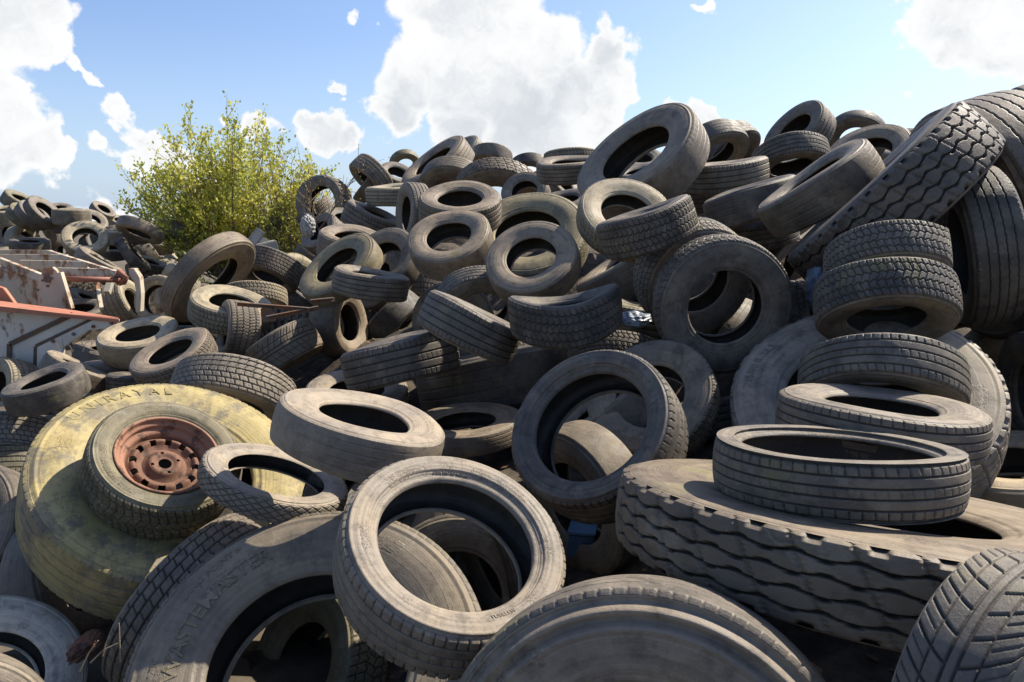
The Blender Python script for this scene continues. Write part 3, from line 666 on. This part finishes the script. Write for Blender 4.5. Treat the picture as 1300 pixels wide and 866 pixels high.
# the heap goes on past the right and left edges of the photograph
def strew(n_, xr, yr, far, test):
    got = 0; tr = 0
    while got < n_ and tr < 4000:
        tr += 1; x = rng.uniform(*xr); y = rng.uniform(*yr); h = heap_h(x, y)
        if h < .1: continue
        C = Vector((x, y, h + rng.uniform(.2, .4))); q = proj(C)
        if not test(q): continue
        if any((C - b[0]).length < .52 for b in buried) or any((C - f[5]).length < .45 * (f[7] + .6) for f in fitted): continue
        n = Vector((rng.gauss(0, .7), rng.gauss(-.1, .7), rng.gauss(.8, .6))).normalized()
        buried.append((C, n, rng.uniform(.58, .68), far, 0)); got += 1
strew(26, (1.6, 5.4), (.9, 6), 0, lambda q: q[2] < .2 or q[0] - 939 * .36 / q[2] > 1310)
strew(12, (-14, -8), (10.5, 13), 1, lambda q: q[0] < -30)
LM = [(205, 570, 'rusty rim wheel'), (455, 553, 'fat worn tyre'), (570, 715, 'large low profile tyre'), (760, 549, 'smooth low profile tyre'), (914, 381, 'big dark facing tyre'),
      (1092, 690, 'massive zigzag truck tyre'), (1125, 360, 'chevron tread tyre'), (1135, 240, 'slanting zigzag truck tread'), (815, 207, 'great tipped truck tyre'), (632, 238, 'large truck tyre dome'),
      (412, 258, 'knobbly skyline tyre'), (268, 352, 'tall worn truck tyre'), (293, 394, 'straw coloured tyre'), (718, 400, 'sagging middle tyre'), (632, 483, 'long dark truck tyre'), (573, 310, 'sunlit hole tyre'),
      (109, 304, 'pale distant ring'), (262, 230, 'green shrub'), (100, 400, 'steel hopper'), (43, 273, 'nested distant tyres'), (205, 308, 'face up distant tyre'), (1258, 272, 'enormous border tyre'), (677, 334, 'pale strip tyre')]
KW = dict(worn='smooth worn', rib='ribbed', block='block treaded', truckworn='bald', grid='square cut')
TW = dict(grey='grey', dark='dark', brown='brown', olive='mossy', straw='straw coloured')
for C, n, D, far, px in buried:
    kd = rng.choice(kinds); tn = rng.choice(['grey', 'dark', 'brown', 'brown', 'dark', 'olive'] if not far else ['brown', 'grey', 'straw', 'dark', 'olive'])
    q = proj(C); lx, ly, ln_ = min(LM, key=lambda l: math.hypot(l[0] - q[0], l[1] - q[1])); dx, dy = q[0] - lx, q[1] - ly
    side = ('right of' if dx > 0 else 'left of') if abs(dx) > abs(dy) else ('below' if dy > 0 else 'above')
    pose = 'lying flat' if abs(n.z) > .8 else 'leaning' if abs(n.z) > .4 else 'on edge'
    lab = '%s %s tyre %s, buried %s the %s' % (TW[tn], KW[kd], pose, side, ln_)
    place_tyre(C, n, D, rng.uniform(.28, .36), kd, tn, lab, 'tyres buried in the distant heap' if far else 'tyres sunk in gaps of the main heap', RT, rng.uniform(0, 6), .5)
print('fitted', len(fitted), 'buried', len(buried))
# ------------------------------------------------------------------ generic builders
class MB:
    def __init__(s): s.bm = bmesh.new()
    def box(s, c, sx, sy, sz, rot=None):
        M_ = Matrix.Translation(Vector(c)) @ (rot.to_4x4() if rot else Matrix.Identity(4)) @ Matrix.Diagonal((sx, sy, sz, 1))
        bmesh.ops.create_cube(s.bm, size=1, matrix=M_); return s
    def bar(s, a, b, w_, h_, up=Vector((0, 0, 1))):
        a = Vector(a); b = Vector(b); x = (b - a); L = x.length; x.normalize(); y = up.cross(x).normalized(); z = x.cross(y)
        return s.box((a + b) / 2, L, w_, h_, Matrix((x, y, z)).transposed())
    def tube(s, pts, r0, r1=None, seg=8):
        r1 = r0 if r1 is None else r1; prev = None; pts = [Vector(p) for p in pts]
        for k, p in enumerate(pts):
            t = (pts[min(k + 1, len(pts) - 1)] - pts[max(k - 1, 0)]).normalized()
            a = t.orthogonal().normalized() if prev is None else (pa - t * pa.dot(t)).normalized(); pa = a; b = t.cross(a)
            r = r0 + (r1 - r0) * k / (len(pts) - 1)
            ring = [s.bm.verts.new(p + (a * math.cos(PI2 * i / seg) + b * math.sin(PI2 * i / seg)) * r) for i in range(seg)]
            if prev:
                for i in range(seg): s.bm.faces.new((prev[i], prev[(i + 1) % seg], ring[(i + 1) % seg], ring[i]))
            else: s.bm.faces.new(ring[::-1])
            prev = ring
        s.bm.faces.new(prev); return s
    def prism(s, pts, thick):            # polygon of 3-D points, extruded along thick vector
        a = [s.bm.verts.new(Vector(p)) for p in pts]; b = [s.bm.verts.new(Vector(p) + Vector(thick)) for p in pts]; n = len(a)
        s.bm.faces.new(a); s.bm.faces.new(b[::-1])
        for i in range(n): s.bm.faces.new((a[i], b[i], b[(i + 1) % n], a[(i + 1) % n]))
        return s
    def build(s, name, mat, parent=None, bevel=0.0, smooth=False, origin=None):
        bmesh.ops.recalc_face_normals(s.bm, faces=s.bm.faces[:])
        if bevel: bmesh.ops.bevel(s.bm, geom=s.bm.edges[:], offset=bevel, segments=2, affect='EDGES')
        me = bpy.data.meshes.new(name); s.bm.to_mesh(me); s.bm.free()
        if smooth: me.polygons.foreach_set('use_smooth', np.ones(len(me.polygons), bool))
        o = link(name, me, mat, None)
        if parent is not None:
            o.parent = parent; o.matrix_parent_inverse = Matrix.Translation(parent.location).inverted() if parent.rotation_mode != 'QUATERNION' else Matrix.Identity(4)
        return o

# ------------------------------------------------------------------ steel rim of the wheels
def rim(idx, m_lip, m_disc, slots=12):
    root, kids, off, D, W, kind, C, n = rootof[idx]
    hw = W / 2; ri = .315
    prof = spline([(ri + .020, .80 * hw), (ri + .022, .86 * hw), (ri + .012, .885 * hw), (ri + .003, .84 * hw), (ri - .003, .70 * hw), (ri - .022, .60 * hw), (ri - .026, .45 * hw),
                   (ri - .06, .30 * hw), (ri - .062, -.1 * hw), (ri - .03, -.4 * hw), (ri - .004, -.7 * hw), (ri + .02, -.86 * hw)], 4)
    ths = np.arange(96) * PI2 / 96
    co = np.stack([prof[None, :, 0] * np.cos(ths)[:, None], prof[None, :, 0] * np.sin(ths)[:, None], np.broadcast_to(prof[None, :, 1], (96, len(prof)))], -1).reshape(-1, 3)
    b = link('rim', mesh_np('rim', co, polar_quads(96, len(prof))), m_lip, root); b.location = off; b.scale = (D, D, D)
    # disc with vent slots, raised hub seat, bolt holes
    na, nr = 288, 60; r = np.linspace(.043, ri - .058, nr); th = np.arange(na) * PI2 / na
    def dz(r): return (-.012 - .030 * np.clip((r - .10) / .04, 0, 1) * np.clip((.20 - r) / .05, 0, 1) + .018 * np.exp(-((r - .085) / .022) ** 2) + .014 * np.exp(-((r - .20) / .016) ** 2) - .02 * np.clip((r - .215) / .03, 0, 1))
    TH, RR = np.meshgrid(th, r, indexing='ij'); Z = dz(RR) + .004 * np.cos(TH * slots) * np.exp(-((RR - .19) / .03) ** 2)
    co = np.stack([RR * np.cos(TH), RR * np.sin(TH), Z], -1).reshape(-1, 3); q = polar_quads(na, nr)
    tm = (TH + math.pi / na); rm = RR
    ph = frac(tm * slots / PI2) - .5; slot = (np.abs(ph) < .22 - .5 * np.clip(.205 - rm, 0, 1)) & (rm > .180) & (rm < .222)
    for k in range(4):
        a = PI2 * (k + .4) / 4; bx, by = .083 * math.cos(a), .083 * math.sin(a)
        slot |= ((RR * np.cos(tm) - bx) ** 2 + (RR * np.sin(tm) - by) ** 2) < .0105 ** 2
    keep = ~slot[:, :-1].reshape(-1)
    me = mesh_np('rim_disc', co, q[keep]); dsk = link('rim_disc', me, m_disc, b); dsk.location = (0, 0, .25 * hw)
    md = dsk.modifiers.new('thick', 'SOLIDIFY'); md.thickness = .006
    return b
rim(2, M['rustlip'], M['rust']); rim(106, M['rust'], M['palepaint'], 10)

# ------------------------------------------------------------------ raised lettering on sidewalls
def text_mesh(txt, size, bold=0.0):
    cu = bpy.data.curves.new('t', 'FONT'); cu.body = txt; cu.size = size; cu.extrude = .5; cu.offset = bold * size; cu.resolution_u = 3
    ob = bpy.data.objects.new('t', cu); col.objects.link(ob); bpy.context.view_layer.update()
    me = bpy.data.meshes.new_from_object(ob.evaluated_get(bpy.context.evaluated_depsgraph_get())); bpy.data.objects.remove(ob); return me
def lettering(idx, txt, r0, size, ang0, h=.0022, flip=False, bold=.0, stretch=1.0, side=1, outline=False, sunk=False):
    root, kids, off, D, W, kind, C, n = rootof[idx]; hw0 = KIND[kind][0]; P = tyre_meshes(kind, 1.0)[6]; sc = D * W / (2 * hw0)
    order = np.argsort(P[:, 0])
    me = text_mesh(txt, size, bold); co = np.zeros(len(me.vertices) * 3, np.float32); me.vertices.foreach_get('co', co); co = co.reshape(-1, 3)
    # subdivide long faces is unnecessary: letters are small against the ring
    x = co[:, 0] * stretch; y = co[:, 1]; top = co[:, 2] > 0
    if flip: th = R_(ang0) + x / r0; rr = r0 - y + size * .7
    else: th = R_(ang0) - x / r0; rr = r0 + y
    zs = np.interp(rr, P[order, 0], P[order, 1]) * sc / D
    z = zs + np.where(top, h, -.004)
    out = np.stack([rr * np.cos(th), rr * np.sin(th), z], -1).astype(np.float32)
    me.vertices.foreach_set('co', out.ravel()); me.update(); me.materials.clear()
    o = link('lettering', me, M['sidewall'], kids[1]); c = kids[1].color
    f = .93 if sunk else 1.0
    o.color = (c[0] * f, c[1] * f, c[2] * f, 1)
    o.matrix_parent_inverse = Matrix.Diagonal((1 / kids[1].scale[0] * D, 1 / kids[1].scale[1] * D, 1 / kids[1].scale[2] * D, 1))
    return o
lettering(4, 'WASTEMASTER', .350, .062, 189, .0030, bold=.004, stretch=1.02)
lettering(4, '< LOADING POINT >', .428, .030, 168, .0018, stretch=1.05)
lettering(10, '295/80 R 22.5', .405, .046, 160, .0030, bold=.006, sunk=True)
lettering(10, 'TUBELESS', .345, .020, 140, .0014)
lettering(3, 'U N I R A Y A L', .405, .060, 172, .0024, sunk=True)
lettering(2, 'TUBELESS STEEL', .398, .040, 218, .0020, flip=True, bold=.002)
lettering(0, 'STEEL BELTED RADIAL', .372, .017, 112, .0012, sunk=True)
lettering(0, 'TUBELESS', .392, .026, 292, .0012, flip=True)
lettering(5, '7', .285, .040, 139, .0016); lettering(5, '0', .285, .040, 128, .0016); lettering(5, '0', .285, .040, 117, .0016)
lettering(5, 'MAX LOAD SINGLE 1800 KG\nMAX LOAD DUAL 1700 KG\nINFLATE TO 650 KPA COLD', .340, .013, 92, .0009)
def circle_mark(idx, r0, ang, rad):
    root, kids, off, D, W, kind, C, n = rootof[idx]; P = tyre_meshes(kind, 1.0)[6]; order = np.argsort(P[:, 0]); sc = W / (2 * KIND[kind][0])
    cx, cy = r0 * math.cos(R_(ang)), r0 * math.sin(R_(ang)); z = np.interp(r0, P[order, 0], P[order, 1]) * sc
    m = MB(); m.tube([(cx + rad * math.cos(a), cy + rad * math.sin(a), z) for a in np.linspace(0, PI2, 33)], .0016, seg=6)
    o = m.build('lettering', M['sidewall'], None, smooth=True); o.parent = kids[1]; o.color = kids[1].color
    o.matrix_parent_inverse = Matrix.Diagonal((1 / kids[1].scale[0] * D, 1 / kids[1].scale[1] * D, 1 / kids[1].scale[2] * D, 1))
for a in (137, 126, 115): circle_mark(5, .299, a, .026)

# ------------------------------------------------------------------ steel hopper at the left
HY = 7.2
hop = empty('hopper', (at(60, 480, HY).x, HY, at(60, 480, HY).z - .5))
tag(hop, 'rusty grey and red steel hopper with stepped side plates at the left border', 'hopper')
def P3(pts, Y): return [at(x, y, Y) for x, y in pts]
def plate(name, pts, Y, th, mat, parent=hop, bev=.004):
    return MB().prism(P3(pts, Y), (0, th, 0)).build(name, mat, parent, bev)
plate('side_plate', [(-220,365),(0,390),(93,399),(12,437),(8,560),(-220,560)], HY, .03, M['greypaint'])
plate('side_plate', [(93,399.5),(124,403),(46,440.5),(42,560),(9,560),(13,437.5)], HY - .05, .03, M['greypaint'])
fp = plate('bracket_plate', [(124,403.5),(150,406),(147,416),(112,419.5),(88,436),(80,442),(77,560),(43,560),(47,441)], HY - .10, .04, M['greypaint'])
for (x, y) in [(142,410),(119,414.5),(94,424),(68,433),(67,450),(65,467)]:
    p = at(x, y, HY - .10); MB().tube([p + Vector((0, -.02, 0)), p + Vector((0, .005, 0))], .017, seg=6).build('bolt', M['bolt'], fp)
for a, b in (((93,399),(12,437)), ((12,437),(8,560)), ((124,403),(46,440)), ((46,440),(42,560))):
    MB().bar(at(*a, HY - .06), at(*b, HY - .06), .045, .009, Vector((0, 1, 0))).build('edge_strip', M['iron'], hop)
# red top flange, a sloping shelf
f = MB().prism([at(-220,352,HY+.25), at(0,382,HY+.25), at(95,394,HY+.25), at(151,403,HY-.12), at(151,406,HY-.14), at(88,399,HY-.12), at(0,391,HY-.12), at(-220,364,HY-.12)], (0, 0, -.035)).build('top_flange', M['redpaint'], hop, .003)
# pale ladder frame leaning behind it
lad = empty('loading_frame', (at(50, 380, 8.66).x, 8.66, at(50, 480, 8.66).z))
tag(lad, 'pale rusty ladder like steel frame with a red brown pipe behind the hopper', 'steel frame')
def barp(name, a, Ya, b, Yb, w_, h_, mat=M['palepaint'], parent=lad):
    return MB().bar(at(*a, Ya), at(*b, Yb), w_, h_).build(name, mat, parent, .003)
barp('side_rail', (-160,268), 10.15, (54,353), 8.09, .05, .085); barp('side_rail', (62,320), 10.15, (149,347), 8.32, .05, .05)
barp('end_rail', (-160,318), 10.15, (66,320), 10.15, .05, .05)
for a, Ya, b, Yb in (((0,327.5),9.63,(86,328),9.69), ((26,335.5),9.06,(112,337),9.12), ((72,345.5),8.44,(147,347),8.49)): barp('rung', a, Ya, b, Yb, .05, .10)
plate('back_sheet', [(-200,300),(-60,312),(0,338),(50,356),(50,392),(-200,392)], 8.38, .02, M['palepaint'], lad)
plate('back_sheet', [(8,328),(62,324),(64,322),(140,346),(70,346),(55,352)], 9.80, .02, M['palepaint'], lad)
bp = plate('pivot_plate', [(49,352),(57,341),(66,339),(72,344),(87,392),(48,392)], 7.92, .05, M['palepaint'], lad)
MB().bar(at(76, 346, 7.90), at(90, 392, 7.90), .06, .05).build('edge_strip', M['palepaint'], bp)
for (x, y, r) in [(60.5,354.5,.035),(55,356,.012),(66,353.5,.012),(61,363,.012),(48.5,368,.012)]:
    p = at(x, y, 7.92); MB().tube([p + Vector((0, -.02, 0)), p + Vector((0, .002, 0))], r, seg=10).build('bolt', M['bolt'], bp)
MB().tube([at(78,354,7.98), at(153,355.5,8.21)], .030, seg=14).build('pipe', M['pipe'], lad, smooth=True)
MB().tube([at(150,344,8.21), at(161,352,8.15), at(152,361,8.21)], .022, seg=8).build('hook_bracket', M['pipe'], lad, smooth=True)
hk = [(163,341),(170,341),(177,352),(179,372),(178,396),(172,396),(173,372),(170,358),(164,350)]
plate('curved_bracket', hk, 8.26, .09, M['palepaint'], lad)
plate('curved_bracket', [(144,352),(150,342),(156,346),(160,356),(157,362),(148,362)], 8.21, .05, M['pipe'], lad)
MB().bar(at(122,352,8.66), at(129,392,8.21), .04, .04).build('brace', M['palepaint'], lad); MB().bar(at(140,358,8.66), at(136,372,8.55), .06, .06).build('brace', M['concrete'], lad)
# red fragment at the very left
plate('red_guard', [(-40,392),(-40,352),(4,366),(10,374),(20,388),(20,393)], 7.6, .05, M['redpaint'], hop)

# ------------------------------------------------------------------ shrubs
def shrub(name, base, ntw, spread, hfn, leafm, nleaf, ls, label, cat, twig_r=.014, lean=(0, 0), seed=5, bare=.12, droop=.15, tw=None):
    rg = random.Random(seed); root = empty(name, base); tag(root, label, cat)
    mb = MB(); LV = []; lf = []
    base = Vector(base)
    def leafy(p, d, n, r):
        for _ in range(n):
            q = p + Vector((rg.gauss(0, r), rg.gauss(0, r), rg.gauss(0, r))); a = Vector((rg.gauss(0, 1), rg.gauss(0, 1), rg.gauss(.3, 1))).normalized(); a = (a + d * .8).normalized()
            b = a.cross(Vector((rg.gauss(0, 1), rg.gauss(0, 1), rg.gauss(0, 1)))).normalized(); s = ls * rg.uniform(.6, 1.3)
            v = rg.random(); LV.append((q, q + a * s * .5 + b * s * .3, q + a * s, q + a * s * .5 - b * s * .3)); lf.append(v)
    for i in range(ntw):
        az = rg.uniform(0, PI2); k = math.sqrt(rg.random()); tx = math.cos(az) * spread[0] * k; ty = math.sin(az) * spread[1] * k
        h = hfn(tx) * rg.uniform(.55, 1.06) * (1 - .10 * k * k)
        pts = []; p0 = base + Vector((tx * .12, ty * .12, 0)); w1 = rg.gauss(0, .07); w2 = rg.gauss(0, .07)
        for s in np.linspace(0, 1, 12):
            pts.append(p0 + Vector((tx * s ** .85 + lean[0] * s * s + w1 * math.sin(s * 5 + i), ty * s ** .85 + w2 * math.sin(s * 6 + i), h * (s - droop * k * s * s * .6))))
        mb.tube(pts, twig_r * rg.uniform(.6, 1.3), .003, seg=5)
        for s in range(2, 12):
            p = pts[s]; d = (pts[s] - pts[s - 1]).normalized()
            if rg.random() < bare: continue
            leafy(p, d, nleaf, .05)
            for _ in range(2):
                sd_ = (d * .9 + Vector((rg.gauss(0, .55), rg.gauss(0, .55), rg.gauss(.1, .4)))).normalized(); L = rg.uniform(.15, .45)
                q = [p, p + sd_ * L * .5, p + sd_ * L]; mb.tube(q, .005, .002, seg=4)
                for f_ in (.4, .7, 1.0): leafy(p + sd_ * L * f_, sd_, max(1, nleaf - 2), .035)
    st = mb.build('stems', M['bark'], root)
    LV = np.array([[tuple(v) for v in q] for q in LV], np.float32); n = len(LV); me = mesh_np('foliage', LV.reshape(-1, 3) - np.array(base, np.float32), np.arange(n * 4).reshape(n, 4), False)
    a_ = me.attributes.new('leaf', 'FLOAT', 'POINT'); a_.data.foreach_set('value', np.repeat(np.array(lf, np.float32), 4))
    o = link('foliage', me, leafm, root); print(name, 'leaves', n); return root
SY = 12.5
b = at(292, 318, SY); b.z -= .5
shrub('green_shrub', b, 90, (1.50, 1.0), lambda tx: 2.60 - .50 * max(0, abs(tx - .10)) ** 1.5 - (.25 if tx < -.7 else 0), M['leaf_green'], 7, .064, 'bushy yellow green shrub rising behind the distant heap', 'shrub', seed=11, droop=.05)
b = at(376, 318, SY - .6); b.z -= .5
shrub('thin_shrub', b, 34, (.62, .5), lambda tx: 2.1 - .55 * abs(tx + .25), M['leaf_green'], 4, .055, 'thin yellowing shrub with bare stems right of the bushy green one', 'shrub', seed=4, bare=.35, droop=.02)
b = at(400, 262, 9.4); b.z -= .3
shrub('bare_sapling', b, 5, (.42, .2), lambda tx: .85, M['leaf_yellow'], 1, .02, 'nearly leafless twigs against the sky beside the knobbly skyline tyre', 'sapling', twig_r=.006, seed=9, bare=.6, droop=0, lean=(.25, 0))

# weeds between the distant tyres
def tuft(px, py, Y, n, h, seed, label, mat='weed', wd=.012, name='weed_tuft', cat='weed', grp='weed tufts among the distant tyres'):
    rg = random.Random(seed); b = at(px, py, Y); V = []; 
    for _ in range(n):
        o = Vector((rg.gauss(0, .12), rg.gauss(0, .12), 0)); d = Vector((rg.gauss(0, .4), rg.gauss(0, .4), 1)).normalized(); s = d.cross(Vector((rg.gauss(0, 1), 1, 0))).normalized() * wd
        L = h * rg.uniform(.5, 1.1); V += [o - s * .5, o + d * L * .55 + s, o + d * L, o + d * L * .55 - s]
    me = mesh_np('weed_tuft', np.array([tuple(v) for v in V]), np.arange(n * 4).reshape(n, 4), False); at_ = me.attributes.new('leaf', 'FLOAT', 'POINT')
    o = link(name, me, M[mat]); o.location = b; tag(o, label, cat, grp); return o
tuft(255, 325, 9.6, 120, .10, 1, 'green weeds between the distant tyres, the larger tuft under the shrub')
tuft(237, 360, 8.3, 70, .09, 2, 'small green weeds low in the distant gully by the tall worn tyre')

# ------------------------------------------------------------------ scraps in the heap
def straws(px, py, Y, n, L, seed, label, spread=.06, vec=(0, 0, 1)):
    rg = random.Random(seed); m = MB(); b = at(px, py, Y)
    for _ in range(n):
        p = b + Vector((rg.gauss(0, spread), rg.gauss(0, spread * .5), rg.gauss(0, .02))); d = (Vector(vec) + Vector((rg.gauss(0, .35), rg.gauss(0, .3), rg.gauss(0, .2)))).normalized()
        l = L * rg.uniform(.6, 1.2); m.tube([p, p + d * l * .5 + Vector((0, 0, .01)), p + d * l], .0028, .0015, seg=4)
    o = m.build('dry_stems', M['straw'], None); tag(o, label, 'dry stems', 'dry stems caught between the tyres'); return o
straws(132, 846, 2.05, 4, .17, 1, 'dry grass stems rising between the yellow tyre and the lettered brown truck tyre', .03, (.5, 0, 1))
straws(92, 446, 6.9, 7, .14, 2, 'dry broken stems under the hopper bracket', .08)
straws(125, 424, 6.95, 5, .12, 3, 'few dry stems hanging at the hopper tip', .03, (0, 0, -1))
ir = empty('iron_scrap', at(370, 395, 4.3)); tag(ir, 'rusty bent angle irons lying across the knobbly tyre left of centre', 'scrap iron')
for a, b, Ya, Yb in (((300,384),(392,391),4.4,4.3), ((338,402),(404,389),4.2,4.35), ((394,381),(424,378),4.6,4.7)):
    A = at(*a, Ya); B = at(*b, Yb); m = MB(); m.bar(A, B, .028, .005); m.bar(A + Vector((0, .014, -.012)), B + Vector((0, .014, -.012)), .005, .024); m.build('angle_iron', M['iron'], ir)
plate('flat_piece', [(330,392),(346,389),(349,408),(333,410)], 4.35, .012, M['iron'], ir)
cs = empty('concrete_rubble', at(320, 330, 7.8)); tag(cs, 'broken pale concrete posts behind the tall worn truck tyre', 'rubble')
for a, b, s in (((300,332),(332,292),.10), ((312,345),(338,303),.10), ((326,318),(352,312),.13), ((322,338),(350,325),.12)):
    MB().bar(at(*a, 7.9), at(*b, 8.0), s, s).build('post', M['concrete'], cs, .012)
def crumple(name, px, py, Y, sx, sz, mat, label, cat, seed, amp=.25, sy=.08):
    rg = np.random.RandomState(seed); bm = bmesh.new(); bmesh.ops.create_icosphere(bm, subdivisions=5, radius=1)
    ph = rg.rand(10, 4) * 6; fr = rg.randn(10, 3) * 4.2
    for v in bm.verts:
        c = v.co.copy(); k = sum(abs(math.sin(fr[i] @ np.array(c) + ph[i, 0])) for i in range(10)) / 10 - .6
        v.co = Vector((c.x * sx, c.y * sy, c.z * sz)) * (1 + amp * 2.2 * k)
    me = bpy.data.meshes.new(name); bm.to_mesh(me); bm.free(); o = link(name, me, mat); o.location = at(px, py, Y); tag(o, label, cat); return o
crumple('plastic_sheet', 1037, 362, 3.6, .045, .12, M['film_blue'], 'bluish crumpled plastic film between the big dark tyre and the chevron one', 'plastic film', 1)
crumple('plastic_bag', 805, 405, 3.75, .085, .04, M['film'], 'crumpled clear plastic bag left of the big dark tyre', 'plastic bag', 2)
crumple('torn_rag', 391, 287, 7.4, .07, .11, M['film_white'], 'torn whitish plastic hanging below the knobbly skyline tyre', 'torn plastic', 3)
crumple('dried_leaf_litter', 108, 820, 2.35, .035, .03, M['rust'], 'curled brown leaves on the ground beside the whitish corner tyre', 'dead leaves', 4, .4)
tb = at(737, 692, 2.95)
tub = empty('blue_tub', tb); tag(tub, 'blue plastic tub lying in shade under the smooth low profile tyre', 'tub')
MB().prism([tb + Vector(v) for v in ((-.06, 0, -.06), (.04, 0, -.06), (.055, 0, .04), (-.05, 0, .05))], (.03, .12, 0)).build('tub_body', M['plastic_blue'], tub, .008)
MB().prism([tb + Vector(v) for v in ((-.06, -.008, .05), (.06, -.008, .04), (.06, -.008, .05), (-.06, -.008, .06))], (.03, .14, 0)).build('tub_rim', M['plastic_blue'], tub, .004)

# dead leaves and shredded scraps strewn through the gaps
rg = np.random.RandomState(8); V = []; lv = []
for k in range(2600):
    x = rg.uniform(-4.5, 4.2); y = rg.uniform(.9, 7); z = heap_h(x, y) + .03 + rg.rand() * .04
    if heap_h(x, y) < -.1: z = .02
    a = rg.uniform(0, 6.28); s_ = rg.uniform(.012, .034); d = np.array([math.cos(a), math.sin(a), rg.uniform(-.3, .5)]); b_ = np.array([-math.sin(a), math.cos(a), rg.uniform(-.3, .3)]); o = np.array([x, y, z])
    V += [o, o + d * s_ + b_ * s_ * .6, o + d * s_ * 2, o + d * s_ - b_ * s_ * .6]
tag(link('leaf_litter', mesh_np('leaf_litter', np.array(V), np.arange(len(V)).reshape(-1, 4), False), M['litter']), 'scattered dead brown leaves and scraps in the gaps under the tyres', 'leaf litter', kind='stuff')
